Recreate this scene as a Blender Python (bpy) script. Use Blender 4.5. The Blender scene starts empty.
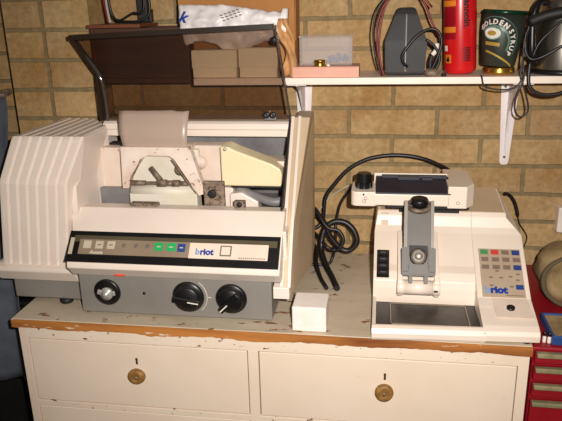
import bpy, bmesh, math, random
from mathutils import Vector, Matrix, noise
random.seed(7)
D = bpy.data
SC = bpy.context.scene
COL = SC.collection
PI = math.pi

# ------------------------------------------------------------------ materials
def lin(c):
    return tuple((v/255/12.92 if v/255 <= .04045 else ((v/255+.055)/1.055)**2.4) for v in c) + (1,)

def newmat(name):
    m = D.materials.new(name); m.use_nodes = True
    nt = m.node_tree
    return m, nt, nt.nodes['Principled BSDF']

def coords(nt, scale=(1, 1, 1), loc=(0, 0, 0)):
    tc = nt.nodes.new('ShaderNodeTexCoord')
    mp = nt.nodes.new('ShaderNodeMapping')
    mp.inputs['Scale'].default_value = scale
    mp.inputs['Location'].default_value = loc
    nt.links.new(tc.outputs['Object'], mp.inputs['Vector'])
    return mp.outputs['Vector']

def noise_n(nt, vec, scale, detail=4, rough=.6):
    n = nt.nodes.new('ShaderNodeTexNoise')
    n.inputs['Scale'].default_value = scale
    n.inputs['Detail'].default_value = detail
    n.inputs['Roughness'].default_value = rough
    nt.links.new(vec, n.inputs['Vector'])
    return n.outputs['Fac']

def ramp(nt, fac, stops):
    r = nt.nodes.new('ShaderNodeValToRGB')
    e = r.color_ramp.elements
    e[0].position, e[0].color = stops[0]
    e[1].position, e[1].color = stops[-1]
    for p, c in stops[1:-1]:
        k = e.new(p); k.color = c
    nt.links.new(fac, r.inputs['Fac'])
    return r.outputs['Color']

def mix(nt, fac, a, b, kind='MIX'):
    m = nt.nodes.new('ShaderNodeMix'); m.data_type = 'RGBA'; m.blend_type = kind
    for sock, v in ((m.inputs[0], fac), (m.inputs[6], a), (m.inputs[7], b)):
        if isinstance(v, (int, float)): sock.default_value = v
        elif isinstance(v, tuple): sock.default_value = v
        else: nt.links.new(v, sock)
    return m.outputs[2]

def bump(nt, bsdf, h, strength=.3, dist=.002):
    b = nt.nodes.new('ShaderNodeBump')
    b.inputs['Strength'].default_value = strength
    b.inputs['Distance'].default_value = dist
    nt.links.new(h, b.inputs['Height'])
    nt.links.new(b.outputs['Normal'], bsdf.inputs['Normal'])

def plain(name, c, rough=.45, metal=0, c2=None, nscale=12, dirt=None, dirt_amt=.62, dscale=45, spec=.5, bmp=0, stretch=(1, 1, 1)):
    """two-tone mottled material with optional worn patches"""
    m, nt, bs = newmat(name)
    v = coords(nt, stretch)
    c2 = c2 or tuple(max(0, x*.93) for x in c)
    f = noise_n(nt, v, nscale)
    colr = ramp(nt, f, [(.35, lin(c2)), (.65, lin(c))])
    if dirt:
        d = noise_n(nt, v, dscale, 5, .65)
        fac = ramp(nt, d, [(dirt_amt, (0, 0, 0, 1)), (dirt_amt+.03, (1, 1, 1, 1))])
        colr = mix(nt, fac, colr, lin(dirt))
    nt.links.new(colr, bs.inputs['Base Color'])
    bs.inputs['Roughness'].default_value = rough
    bs.inputs['Metallic'].default_value = metal
    bs.inputs['Specular IOR Level'].default_value = spec
    if bmp: bump(nt, bs, f, bmp)
    return m

def brick_mat(name, shift_x, shift_z, offset):
    m, nt, bs = newmat(name)
    tc = nt.nodes.new('ShaderNodeTexCoord')
    sep = nt.nodes.new('ShaderNodeSeparateXYZ'); nt.links.new(tc.outputs['Object'], sep.inputs[0])
    # small waver so the courses are not ruler straight
    wob = noise_n(nt, tc.outputs['Object'], 9, 3)
    def madd(a, mul, add):
        n = nt.nodes.new('ShaderNodeMath'); n.operation = 'MULTIPLY_ADD'
        nt.links.new(a, n.inputs[0]); n.inputs[1].default_value = mul; n.inputs[2].default_value = add
        return n.outputs[0]
    def add(a, b):
        n = nt.nodes.new('ShaderNodeMath'); n.operation = 'ADD'
        nt.links.new(a, n.inputs[0]); nt.links.new(b, n.inputs[1]); return n.outputs[0]
    w = madd(wob, .007, -.0035)
    cx = nt.nodes.new('ShaderNodeCombineXYZ')
    ax = add(sep.outputs['X'], sep.outputs['Y'])
    nt.links.new(add(madd(ax, 1, shift_x), w), cx.inputs['X'])
    nt.links.new(add(madd(sep.outputs['Z'], 1, shift_z), w), cx.inputs['Y'])
    b = nt.nodes.new('ShaderNodeTexBrick')
    b.offset = offset; b.offset_frequency = 2; b.squash = 1
    nt.links.new(cx.outputs[0], b.inputs['Vector'])
    b.inputs['Scale'].default_value = 1
    b.inputs['Brick Width'].default_value = .225
    b.inputs['Row Height'].default_value = .075
    b.inputs['Mortar Size'].default_value = .0058
    b.inputs['Mortar Smooth'].default_value = .25
    b.inputs['Bias'].default_value = 0
    b.inputs['Color1'].default_value = lin((198, 164, 118))
    b.inputs['Color2'].default_value = lin((182, 152, 114))
    b.inputs['Mortar'].default_value = lin((142, 122, 90))
    v = tc.outputs['Object']
    n1 = noise_n(nt, v, 7, 5, .6)
    n2 = noise_n(nt, v, 60, 4, .7)
    stain = ramp(nt, n1, [(.42, (0, 0, 0, 1)), (.68, (1, 1, 1, 1))])
    inv = nt.nodes.new('ShaderNodeMath'); inv.operation = 'SUBTRACT'; inv.inputs[0].default_value = 1
    nt.links.new(b.outputs['Fac'], inv.inputs[1])
    st = nt.nodes.new('ShaderNodeMath'); st.operation = 'MULTIPLY'
    nt.links.new(stain, st.inputs[0]); nt.links.new(inv.outputs[0], st.inputs[1])
    st2 = nt.nodes.new('ShaderNodeMath'); st2.operation = 'MULTIPLY'; st2.inputs[1].default_value = .75
    nt.links.new(st.outputs[0], st2.inputs[0])
    c = mix(nt, st2.outputs[0], b.outputs['Color'], lin((166, 122, 68)))
    n3 = noise_n(nt, v, 3.3, 2, .5)
    pale = ramp(nt, n3, [(.45, (0, 0, 0, 1)), (.75, (.5, .5, .5, 1))])
    c = mix(nt, pale, c, lin((196, 170, 122)))
    fine = ramp(nt, n2, [(.3, lin((205, 205, 200))), (.7, (1, 1, 1, 1))])
    c = mix(nt, 1.0, c, fine, 'MULTIPLY')
    nt.links.new(c, bs.inputs['Base Color'])
    bs.inputs['Roughness'].default_value = .9
    bs.inputs['Specular IOR Level'].default_value = .15
    h = add(madd(b.outputs['Fac'], -1.0, 1), madd(n2, .25, 0))
    bump(nt, bs, h, .7, .005)
    return m

def clear(name, tint, gloss=.12, diffuse=0, dcol=(200, 190, 180), rough=.08, fres=1.0):
    """thin see-through plastic: tinted transparency, a little diffuse haze, a gloss coat"""
    m, nt, bs = newmat(name)
    nt.nodes.remove(bs)
    out = nt.nodes['Material Output']
    t = nt.nodes.new('ShaderNodeBsdfTransparent'); t.inputs[0].default_value = tint
    g = nt.nodes.new('ShaderNodeBsdfGlossy'); g.inputs['Roughness'].default_value = rough
    d = nt.nodes.new('ShaderNodeBsdfDiffuse'); d.inputs[0].default_value = lin(dcol)
    fr = nt.nodes.new('ShaderNodeFresnel'); fr.inputs['IOR'].default_value = 1.45
    ad = nt.nodes.new('ShaderNodeMath'); ad.operation = 'MULTIPLY_ADD'; ad.inputs[1].default_value = fres; ad.inputs[2].default_value = gloss*.15
    nt.links.new(fr.outputs[0], ad.inputs[0])
    m1 = nt.nodes.new('ShaderNodeMixShader'); m1.inputs[0].default_value = diffuse
    nt.links.new(t.outputs[0], m1.inputs[1]); nt.links.new(d.outputs[0], m1.inputs[2])
    m2 = nt.nodes.new('ShaderNodeMixShader')
    nt.links.new(ad.outputs[0], m2.inputs[0]); nt.links.new(m1.outputs[0], m2.inputs[1]); nt.links.new(g.outputs[0], m2.inputs[2])
    nt.links.new(m2.outputs[0], out.inputs['Surface'])
    return m

M = {}
M['brick'] = brick_mat('yellow_stock_brick', 0, -1.2029+1.5, .5)
M['brick_pier'] = brick_mat('yellow_stock_brick_pier', .875-.004+.225, -1.191+1.5, 0)
M['concrete'] = plain('dark_concrete', (58, 54, 50), .9, c2=(38, 36, 34), nscale=6)
M['cream'] = plain('cream_casing', (236, 221, 209), .38, c2=(230, 213, 199), nscale=5, bmp=.02)
M['cream_dirty'] = plain('cream_casing_dirty', (232, 214, 200), .5, c2=(216, 192, 174), nscale=9, dirt=(150, 112, 84), dirt_amt=.68, dscale=22)
M['housing'] = plain('stained_housing', (236, 218, 204), .55, c2=(216, 188, 172), nscale=16, dirt=(150, 118, 102), dirt_amt=.61, dscale=70)
M['inner_cream'] = plain('inner_cream', (226, 218, 204), .5, c2=(214, 204, 182), nscale=12)
M['cream2'] = plain('cream_tracer', (238, 222, 207), .36, c2=(232, 213, 196), nscale=5)
M['taupe'] = plain('taupe_casing_and_shade', (204, 180, 150), .45, c2=(192, 166, 134), nscale=6)
M['yellowed'] = plain('yellowed_plastic', (240, 224, 186), .45, c2=(234, 214, 170), nscale=9)
M['grey'] = plain('grey_base', (134, 128, 121), .5, c2=(124, 118, 111), nscale=6)
M['greyblue'] = plain('grey_tray', (134, 130, 130), .45, c2=(100, 97, 98), nscale=10, dirt=(196, 186, 176), dirt_amt=.66, dscale=14)
M['armgrey'] = plain('arm_grey', (98, 91, 85), .5, c2=(88, 82, 76), nscale=12)
M['black'] = plain('black_plastic', (22, 20, 22), .35, c2=(14, 13, 14))
M['matblack'] = plain('black_rubber', (26, 23, 22), .6, c2=(16, 14, 14))
M['charcoal'] = plain('charcoal_plastic', (38, 34, 35), .6, c2=(31, 28, 29), nscale=40)
M['navy'] = plain('tray_navy', (44, 42, 54), .5, c2=(34, 32, 42))
M['chrome'] = plain('chrome', (214, 210, 204), .32, .55)
M['steel'] = plain('brushed_steel', (178, 172, 164), .34, 1, c2=(150, 142, 132), nscale=60, stretch=(1, 1, .05))
M['wornsteel'] = plain('worn_steel', (150, 132, 112), .55, .3, c2=(96, 80, 68), nscale=70)
M['rusty'] = plain('corroded_bracket', (150, 130, 112), .7, .1, c2=(104, 84, 68), nscale=90, dirt=(58, 44, 36), dirt_amt=.56, dscale=160)
M['brass'] = plain('brass', (196, 150, 62), .28, .9, c2=(160, 116, 40), nscale=50)
M['gold'] = plain('gold_lid', (206, 160, 70), .25, .9)
M['knobwood'] = plain('worn_brown_knob', (158, 116, 60), .5, .0, c2=(124, 84, 38), nscale=80)
M['paint'] = plain('cream_gloss_paint', (238, 218, 198), .42, c2=(232, 210, 188), nscale=4, dirt=(112, 70, 40), dirt_amt=.69, dscale=34, bmp=.03)
M['paintrail'] = plain('cream_gloss_paint_chipped', (238, 220, 200), .42, c2=(232, 210, 188), nscale=4, dirt=(104, 62, 36), dirt_amt=.62, dscale=42, bmp=.03, stretch=(1, 1, 1.8))
M['topgrey'] = plain('worn_top_paint', (204, 188, 166), .5, c2=(186, 170, 146), nscale=7, dirt=(128, 84, 46), dirt_amt=.605, dscale=24, stretch=(.8, 1.6, 1))
M['edgewood'] = plain('worn_orange_wood', (190, 122, 58), .55, c2=(124, 68, 30), nscale=9, dirt=(226, 206, 184), dirt_amt=.62, dscale=38, stretch=(.35, 1, 2.2))
M['gap'] = plain('dark_gap', (70, 46, 30), .9)
M['red'] = plain('red_enamel', (146, 18, 30), .45, c2=(134, 14, 26))
M['redplastic'] = plain('red_can', (206, 26, 30), .28, c2=(196, 22, 26))
M['crimson'] = plain('crimson_can', (150, 14, 30), .3)
M['orange'] = plain('orange_print', (228, 128, 36), .35)
M['sage'] = plain('pale_trim', (158, 146, 112), .4, .2, c2=(130, 124, 92), nscale=30)
M['white'] = plain('white_gloss', (240, 226, 214), .4)
M['whitebracket'] = plain('white_bracket', (232, 222, 222), .4, c2=(222, 212, 212))
M['shelfwhite'] = plain('shelf_laminate', (240, 224, 210), .4, c2=(234, 216, 200))
M['poly'] = plain('white_foam', (246, 234, 226), .8, c2=(240, 226, 216), nscale=60, bmp=.05)
M['pinkcard'] = plain('pink_card', (226, 170, 150), .7, c2=(216, 160, 138), nscale=8)
M['cardboard'] = plain('brown_cardboard', (178, 122, 66), .8, c2=(162, 108, 54), nscale=6)
M['kraft'] = plain('crumpled_kraft', (206, 158, 108), .8, c2=(176, 124, 76), nscale=30)
M['carton'] = plain('cream_carton', (246, 236, 214), .7, c2=(238, 226, 200), nscale=8)
M['bag'] = plain('white_polythene', (238, 232, 232), .4, c2=(214, 206, 206), nscale=12, bmp=.3)
M['darkwood'] = plain('dark_stained_wood', (84, 48, 32), .6, c2=(58, 32, 22), nscale=8, stretch=(.5, 1, 4))
M['redwood'] = plain('red_stained_wood', (120, 66, 42), .55, c2=(94, 48, 30), nscale=8, stretch=(.5, 1, 4))
M['cloth'] = plain('blue_grey_cloth', (84, 88, 98), .95, c2=(66, 70, 80), nscale=14)
M['beige'] = plain('beige_cloth', (186, 160, 116), .95, c2=(124, 100, 66), nscale=13)
M['darkcloth'] = plain('dark_trim_cloth', (92, 80, 58), .95)
M['blue'] = plain('blue_plastic', (40, 74, 132), .4)
M['bluebits'] = plain('blue_bits', (120, 140, 176), .5)
M['inkblue'] = plain('blue_ink', (34, 62, 150), .4)
M['inkpale'] = plain('pale_blue_ink', (128, 160, 196), .4)
M['navykey'] = plain('navy_key', (44, 68, 132), .45)
M['greenkey'] = plain('green_key', (36, 176, 96), .45)
M['greenkey2'] = plain('dull_green_key', (80, 148, 92), .45)
M['redkey'] = plain('red_key', (214, 66, 58), .45)
M['greykey'] = plain('grey_key', (132, 112, 96), .5)
M['beigekey'] = plain('beige_key', (204, 188, 166), .5)
M['membrane'] = plain('brown_membrane', (146, 128, 108), .4, c2=(136, 118, 98))
M['membrane2'] = plain('keypad_membrane', (182, 160, 138), .45, c2=(174, 152, 130))
M['olive'] = plain('olive_strip', (88, 78, 58), .4)
M['panelpale'] = plain('pale_overlay', (236, 214, 196), .4)
M['inkgrey'] = plain('grey_ink', (120, 108, 98), .5)
M['inkwhite'] = plain('white_ink', (232, 224, 212), .5)
M['inkblack'] = plain('black_ink', (28, 14, 16), .5)
M['greentin'] = plain('dark_green_tin', (58, 62, 52), .4, .1, c2=(42, 46, 40))
M['greenrim'] = plain('green_rim', (14, 60, 42), .25, .3)
M['goldink'] = plain('gold_ink', (192, 156, 66), .35, .2)
M['teal'] = plain('teal_ink', (92, 128, 112), .4)
M['cable'] = plain('black_cable', (24, 22, 24), .42)
M['redcable'] = plain('red_cable', (120, 26, 30), .45)
M['pinkcable'] = plain('pink_cable', (214, 150, 140), .45)
M['whitecable'] = plain('clear_cable', (178, 168, 148), .4)
M['orangelabel'] = plain('orange_label', (222, 84, 48), .5)
M['lidrim'] = plain('smoked_rim', (44, 32, 24), .35)
M['greykey2'] = plain('pale_grey_ridge', (150, 146, 146), .4)
M['armrail'] = plain('arm_rail', (142, 132, 120), .45)
M['dk'] = plain('dark_glass_floor', (44, 36, 34), .4, c2=(32, 26, 24))
M['trayglass'] = plain('grey_tray_liner', (76, 68, 62), .4, c2=(52, 46, 42), nscale=30)
M['lid'] = clear('smoked_acrylic', (.77, .71, .66, 1), .1, .02, (90, 70, 60))
M['frost'] = clear('frosted_shield', (.6, .54, .5, 1), .2, .62, (216, 190, 172), .35)
M['clearbox'] = clear('clear_polystyrene', (.98, .97, .97, 1), .1, .13, (255, 244, 238), .12, .3)
M['clearpost'] = clear('clear_post', (.7, .66, .62, 1), .8, .05, (210, 200, 190), .08)

# ------------------------------------------------------------------ mesh building
class B:
    def __init__(s): s.bm = bmesh.new(); s.mats = []
    def mi(s, m):
        if m not in s.mats: s.mats.append(m)
        return s.mats.index(m)
    def add(s, t, m=None, mtx=None, fn=None, smooth=False):
        if mtx is not None: bmesh.ops.transform(t, matrix=mtx, verts=t.verts)
        k = s.mi(m)
        vs = {}
        for v in t.verts:
            co = Vector(fn(v.co)) if fn else v.co
            vs[v] = s.bm.verts.new(co)
        for f in t.faces:
            try: nf = s.bm.faces.new([vs[v] for v in f.verts])
            except ValueError: continue
            nf.material_index = k; nf.smooth = smooth or f.smooth
        t.free(); return s
    def box(s, x0, x1, y0, y1, z0, z1, bev=0, m=None, mtx=None, seg=2, fn=None):
        t = bmesh.new(); bmesh.ops.create_cube(t, size=1)
        for v in t.verts:
            v.co = ((x0+x1)/2+v.co.x*(x1-x0), (y0+y1)/2+v.co.y*(y1-y0), (z0+z1)/2+v.co.z*(z1-z0))
        if bev: bmesh.ops.bevel(t, geom=t.edges[:], offset=bev, segments=seg, affect='EDGES', profile=.5)
        return s.add(t, m, mtx, fn)
    def prism(s, prof, a, b, axis='x', bev=0, m=None, mtx=None, seg=2, fn=None):
        """closed outline extruded along an axis; outline is (y,z) for x, (x,z) for y, (x,y) for z"""
        t = bmesh.new()
        def P(p, w):
            return {'x': (w, p[0], p[1]), 'y': (p[0], w, p[1]), 'z': (p[0], p[1], w)}[axis]
        A = [t.verts.new(P(p, a)) for p in prof]; C = [t.verts.new(P(p, b)) for p in prof]
        n = len(prof)
        t.faces.new(A); t.faces.new(C[::-1])
        for i in range(n): t.faces.new((A[i], C[i], C[(i+1) % n], A[(i+1) % n]))
        bmesh.ops.recalc_face_normals(t, faces=t.faces)
        if bev: bmesh.ops.bevel(t, geom=t.edges[:], offset=bev, segments=seg, affect='EDGES', profile=.5)
        return s.add(t, m, mtx, fn)
    def lathe(s, prof, loc=(0, 0, 0), d=(0, 0, 1), n=32, m=None, smooth=True, sx=1, sy=1):
        t = bmesh.new(); rings = []
        for r, z in prof:
            if r < 1e-6: rings.append([t.verts.new((0, 0, z))])
            else: rings.append([t.verts.new((r*sx*math.cos(2*PI*i/n), r*sy*math.sin(2*PI*i/n), z)) for i in range(n)])
        for a, b in zip(rings, rings[1:]):
            for i in range(n):
                j = (i+1) % n
                if len(a) == 1 and len(b) == 1: continue
                if len(a) == 1: f = t.faces.new((a[0], b[i], b[j]))
                elif len(b) == 1: f = t.faces.new((a[i], b[0], a[j]))
                else: f = t.faces.new((a[i], b[i], b[j], a[j]))
        if len(rings[0]) > 1: t.faces.new(rings[0])
        if len(rings[-1]) > 1: t.faces.new(rings[-1][::-1])
        bmesh.ops.recalc_face_normals(t, faces=t.faces)
        for f in t.faces: f.smooth = smooth and len(f.verts) <= 4
        q = Vector((0, 0, 1)).rotation_difference(Vector(d).normalized())
        return s.add(t, m, Matrix.Translation(loc) @ q.to_matrix().to_4x4())
    def tube(s, pts, r, m=None, n=8, sub=6, closed=False):
        P = [Vector(p) for p in pts]; path = []
        if len(P) > 2:
            N = len(P)
            rng = range(N) if closed else range(N-1)
            for i in rng:
                if closed: a, b, c, d = P[i-1], P[i], P[(i+1) % N], P[(i+2) % N]
                else:
                    b, c = P[i], P[i+1]
                    a = P[i-1] if i else b*2-c
                    d = P[i+2] if i+2 < N else c*2-b
                for k in range(sub):
                    u = k/sub
                    path.append(.5*((2*b)+(c-a)*u+(2*a-5*b+4*c-d)*u*u+(3*b-a-3*c+d)*u**3))
            if not closed: path.append(P[-1])
        else: path = P
        t = bmesh.new(); rings = []; up = Vector((.13, .21, .97)); L = len(path)
        for i, p in enumerate(path):
            if closed: tg = path[(i+1) % L]-path[i-1]
            else: tg = path[min(i+1, L-1)]-path[max(i-1, 0)]
            tg.normalize()
            sd = tg.cross(up)
            if sd.length < 1e-3: sd = tg.cross(Vector((1, 0, 0)))
            sd.normalize(); up = sd.cross(tg).normalized()
            rr = r[i*len(r)//L] if isinstance(r, list) else r
            rings.append([t.verts.new(p+(sd*math.cos(2*PI*k/n)+up*math.sin(2*PI*k/n))*rr) for k in range(n)])
        for i in range(L if closed else L-1):
            a, b = rings[i], rings[(i+1) % L]
            for k in range(n):
                f = t.faces.new((a[k], a[(k+1) % n], b[(k+1) % n], b[k])); f.smooth = True
        if not closed: t.faces.new(rings[0][::-1]); t.faces.new(rings[-1])
        bmesh.ops.recalc_face_normals(t, faces=t.faces)
        return s.add(t, m)
    def text(s, body, size, fn, m=None, bold=0, depth=.0004, shear=0, align='LEFT', res=3):
        """lettering, placed by fn: text-plane (x, y, height) -> world"""
        c = D.curves.new('lettering', 'FONT'); c.body = body; c.size = size; c.offset = bold
        c.extrude = depth; c.shear = shear; c.align_x = align; c.align_y = 'BOTTOM_BASELINE'; c.resolution_u = res
        o = D.objects.new('lettering', c); COL.objects.link(o)
        dg = bpy.context.evaluated_depsgraph_get(); dg.update()
        me = D.meshes.new_from_object(o.evaluated_get(dg))
        t = bmesh.new(); t.from_mesh(me)
        D.objects.remove(o); D.curves.remove(c); D.meshes.remove(me)
        return s.add(t, m, fn=fn)

LOC = {}
def root(name, label, cat, loc, group=None):
    o = D.objects.new(name, None); COL.objects.link(o); o.location = loc
    o.empty_display_size = .02
    o['label'] = label; o['category'] = cat
    if group: o['group'] = group
    LOC[o] = Vector(loc); return o

def obj(name, b, m, parent=None, label=None, loc=None):
    """link a built shape (in world coordinates) as one mesh object"""
    org = LOC[parent] if parent is not None else Vector(loc or (0, 0, 0))
    for v in b.bm.verts: v.co -= org
    me = D.meshes.new(name); b.bm.to_mesh(me); b.bm.free()
    for k in (b.mats or [m]): me.materials.append(M[k or m])
    o = D.objects.new(name, me); COL.objects.link(o)
    if parent is not None: o.parent = parent; LOC[o] = org
    else: o.location = org; LOC[o] = org
    if label: o['label'] = label
    return o

def single(name, b, m, label, cat, group=None, loc=None):
    o = obj(name, b, m, None, label, loc); o['category'] = cat
    if group: o['group'] = group
    return o

def struct(name, b, m):
    o = obj(name, b, m); o['kind'] = 'structure'; return o

# ------------------------------------------------------------------ the room
struct('wall_back', B().box(-1.7, 1.5, 0, .1, 0, 2.5), 'brick')
struct('wall_pier', B().box(-.875, -.645, -.1, 0, 0, 2.5), 'brick_pier')
struct('wall_left', B().box(-1.8, -1.7, -2.8, .1, 0, 2.5), 'brick')
struct('wall_right', B().box(1.5, 1.6, -2.8, .1, 0, 2.5), 'brick')
struct('floor', B().box(-1.8, 1.6, -2.8, .1, -.05, 0), 'concrete')

# ------------------------------------------------------------------ chest of drawers
dr = root('chest_of_drawers', 'cream painted wooden chest of drawers with chipped brown top edge under both machines', 'chest of drawers', (-.17, -.24, 0))
XL, XR, YF = -.725, .392, -.475
b = B().box(XL-.012, XR+.003, YF-.003, -.005, .7805, .80, .0015, 'topgrey')
b.box(XL-.0125, XR+.0035, YF-.005, YF-.0025, .782, .7985, .0012, 'edgewood')
# splintered lower border of the bare edge
t = bmesh.new(); n = 140
ys = YF-.0052
top = []; bot = []
for i in range(n+1):
    x = XL-.012+(XR-XL+.015)*i/n
    drop = .0015+.0075*max(0, noise.noise(Vector((x*9, 3, 0)))+.15)+.003*noise.noise(Vector((x*60, 1, 4)))
    top.append(t.verts.new((x, ys, .7985))); bot.append(t.verts.new((x, ys, .782-max(.0002, drop))))
for i in range(n): t.faces.new((top[i], bot[i], bot[i+1], top[i+1]))
r = bmesh.ops.extrude_face_region(t, geom=t.faces[:])
for v in [e for e in r['geom'] if isinstance(e, bmesh.types.BMVert)]: v.co.y += .0035
bmesh.ops.recalc_face_normals(t, faces=t.faces)
b.add(t, 'edgewood')
obj('top', b, 'topgrey', dr)
b = B().box(XL, XL+.018, YF+.02, -.01, 0, .781).box(XR-.018, XR, YF+.02, -.01, 0, .781).box(XL+.018, XR-.018, -.02, -.01, .05, .781)
b.box(XL+.018, XR-.018, YF+.03, -.02, .06, .075)
obj('carcass', b, 'paint', dr)
b = B().box(XL, XL+.020, YF, YF+.02, 0, .781, .001).box(XR-.021, XR, YF, YF+.02, 0, .781, .001)
b.box(-.1915, -.1685, YF, YF+.02, .05, .751, .001)
b.box(XL+.018, XR-.019, YF+.0002, YF+.02, .7505, .781, .001, 'paintrail')
rows = [(.588, .7485), (.41, .570), (.232, .392), (.06, .214)]
for z0, z1 in rows: b.box(XL+.018, XR-.019, YF+.0002, YF+.02, z0-.0165, z0-.002, .001, 'paintrail')
b.mats[0] = 'paint' if b.mats[0] is None else b.mats[0]
obj('front_frame', b, 'paint', dr)
obj('gap_lining', B().box(XL+.02, XR-.021, YF+.016, YF+.019, .05, .75), 'gap', dr)
cols = [(-.7035, -.1935), (-.1665, .3695)]
for ri, (z0, z1) in enumerate(rows):
    for ci, (x0, x1) in enumerate(cols):
        d = obj('drawer', B().box(x0, x1, YF+.001, YF+.0155, z0, z1, .0015), 'paint', dr)
        kx = [-.449, .103][ci]; kz = z1-.0775
        k = B()
        k.lathe([(0, 0), (.0165, 0), (.0195, .003), (.0198, .008), (.0185, .012), (.014, .0145), (.009, .0135), (.0065, .0125), (0, .0125)], (kx, YF+.001, kz), (-.05+.1*ci, -1, .05), 28, 'knobwood', sx=1 if ci else 1.05, sy=1 if ci else .92)
        k.lathe([(0, 0), (.0042, 0), (.0042, .0018), (0, .0028)], (kx, YF-.0115, kz), (0, -1, 0), 14, 'wornsteel')
        obj('knob', k, 'knobwood', d)
        e = B().lathe([(0, 0), (.0028, 0), (.0028, .0012), (0, .0012)], (kx+.001, YF+.0005, z1-.036), (0, -1, 0), 16, 'gap')
        e.box(kx-.0013, kx+.0033, YF-.0008, YF+.001, z1-.049, z1-.037, .0003, 'gap')
        obj('keyhole', e, 'gap', d)

# ------------------------------------------------------------------ red tool chest on the right
tc_ = root('tool_chest', 'red metal tool chest with pale drawer lips standing right of the cream chest', 'tool chest', (.70, -.24, 0))
obj('body', B().box(.400, 1.0, -.462, -.02, 0, .79, .003), 'red', tc_)
for z0, z1 in [(.760, .7845), (.721, .7505), (.682, .7115), (.60, .6715), (.40, .592), (.06, .39)]:
    d = obj('drawer', B().box(.402, .998, -.475, -.4615, z0, z1, .002), 'red', tc_)
    l = B().prism([(-.475, z1-.001), (-.489, z1-.004), (-.489, z1+.001), (-.485, z1+.004), (-.475, z1+.003)], .403, .997)
    obj('pull', l, 'sage', d, 'pale greenish drawer pull')

# things on top of the tool chest
b = B()
t = bmesh.new(); bmesh.ops.create_uvsphere(t, u_segments=40, v_segments=24, radius=1)
for v in t.verts:
    c = v.co.copy(); k = noise.noise(c*2.2)*.10+noise.noise(c*5)*.04
    c *= 1+k
    sq = lambda a, e: math.copysign(abs(a)**e, a)
    v.co = (.558+sq(c.x, .75)*.098, -.205+sq(c.y, .8)*.125, max(.7905, .846+c.z*.064))
for f in t.faces: f.smooth = True
b.add(t)
cr = root('cloth_bag', 'rounded beige cloth bag with darker seam lying on the red tool chest', 'bag', (.555, -.20, .79))
obj('body', b, 'beige', cr)
pts = [(.558+.101*math.cos(a)*abs(math.cos(a))**-.2 if abs(math.cos(a)) > .01 else .558, -.262+.02*math.sin(a), .848+.056*math.sin(a)) for a in [i*PI/10 for i in range(20)]]
obj('seam', B().tube([(max(.458, min(.66, p[0])), p[1]-.0, max(.797, p[2])) for p in pts], .0055, 'darkcloth', closed=True), 'darkcloth', cr)
tb = root('blue_tray', 'shallow blue rimmed plastic tray at front of the red tool chest', 'tray', (.53, -.38, .79))
b = B().box(.437, .62, -.452, -.345, .7905, .796, .002, 'blue')
for bx in [(.441, .62, -.452, -.446), (.437, .62, -.351, -.345), (.437, .443, -.452, -.345), (.614, .62, -.452, -.345)]:
    b.box(*bx, .792, .811, .002, 'blue')
obj('shell', b, 'blue', tb)
obj('lining', B().box(.4432, .6138, -.4458, -.3512, .796, .809, .003), 'beige', tb)
for i, (x, y) in enumerate([(.4250, -.440), (.4340, -.4420)]):
    pb = root('small_bottle', ['tiny white bottle with black cap beside machine corner, left of two', 'tiny white bottle with black cap nearest the blue tray'][i], 'bottle', (x, y, .79), 'tiny bottles on the tool chest')
    obj('body', B().lathe([(0, 0), (.0036, 0), (.0038, .002), (.0038, .012), (.0024, .015), (0, .015)], (x, y, .7902), n=14), 'white', pb)
    obj('cap', B().lathe([(0, 0), (.003, 0), (.003, .009), (0, .0095)], (x, y, .8052), n=14), 'black', pb)

# ------------------------------------------------------------------ hanging cloth at the left
t = bmesh.new(); W, H = 46, 30; g = []
for j in range(H+1):
    z = 1.26-.70*j/H; row = []
    for i in range(W+1):
        u = i/W
        x = -1.40+u*(.535+.050*min(1, j/H/.55)+.028*max(0, j/H-.58)/.15*(1 if j/H < .73 else .15/(max(.0001, j/H-.58)))+.003*math.sin(j*.8))
        y = -.165+.018*math.sin(u*40+j*.05)+.010*math.sin(u*17)-.20*min(1, (j/H)/.8)
        row.append(t.verts.new((x, y, z)))
    g.append(row)
for j in range(H):
    for i in range(W):
        f = t.faces.new((g[j][i], g[j+1][i], g[j+1][i+1], g[j][i+1])); f.smooth = True
r = bmesh.ops.extrude_face_region(t, geom=t.faces[:])
for v in [e for e in r['geom'] if isinstance(e, bmesh.types.BMVert)]: v.co.y += .003
bmesh.ops.recalc_face_normals(t, faces=t.faces)
cu = root('hanging_cloth', 'blue grey cloth hanging in folds left of the ribbed machine', 'cloth', (-1.1, -.2, .46))
obj('sheet', B().add(t), 'cloth', cu)
obj('rail', B().tube([(-1.69, -.165, 1.262), (-.86, -.165, 1.262)], .007, n=12), 'wornsteel', cu)
obj('rail_bracket', B().box(-.893, -.881, -.175, -.1005, 1.255, 1.27, .002), 'wornsteel', cu)

dk_ = root('dark_filler_cupboard', 'added black low cupboard standing in for the darkness left of the cream chest', 'cupboard', (-1.1, -.16, 0))  # added cupboard, black all over to supply the darkness beside the chest
obj('carcass', B().box(-1.55, -.760, -.245, -.105, 0, .72, .003), 'matblack', dk_)
for x0, x1 in ((-1.54, -1.157), (-1.153, -.765)): 
    d = obj('door', B().box(x0, x1, -.262, -.246, .04, .715, .002), 'matblack', dk_)
    obj('knob', B().lathe([(0, 0), (.012, .002), (.012, .012), (0, .016)], (-1.18 if x0 < -1.5 else -1.13, -.262, .42), (0, -1, 0), 16), 'matblack', d)

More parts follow.
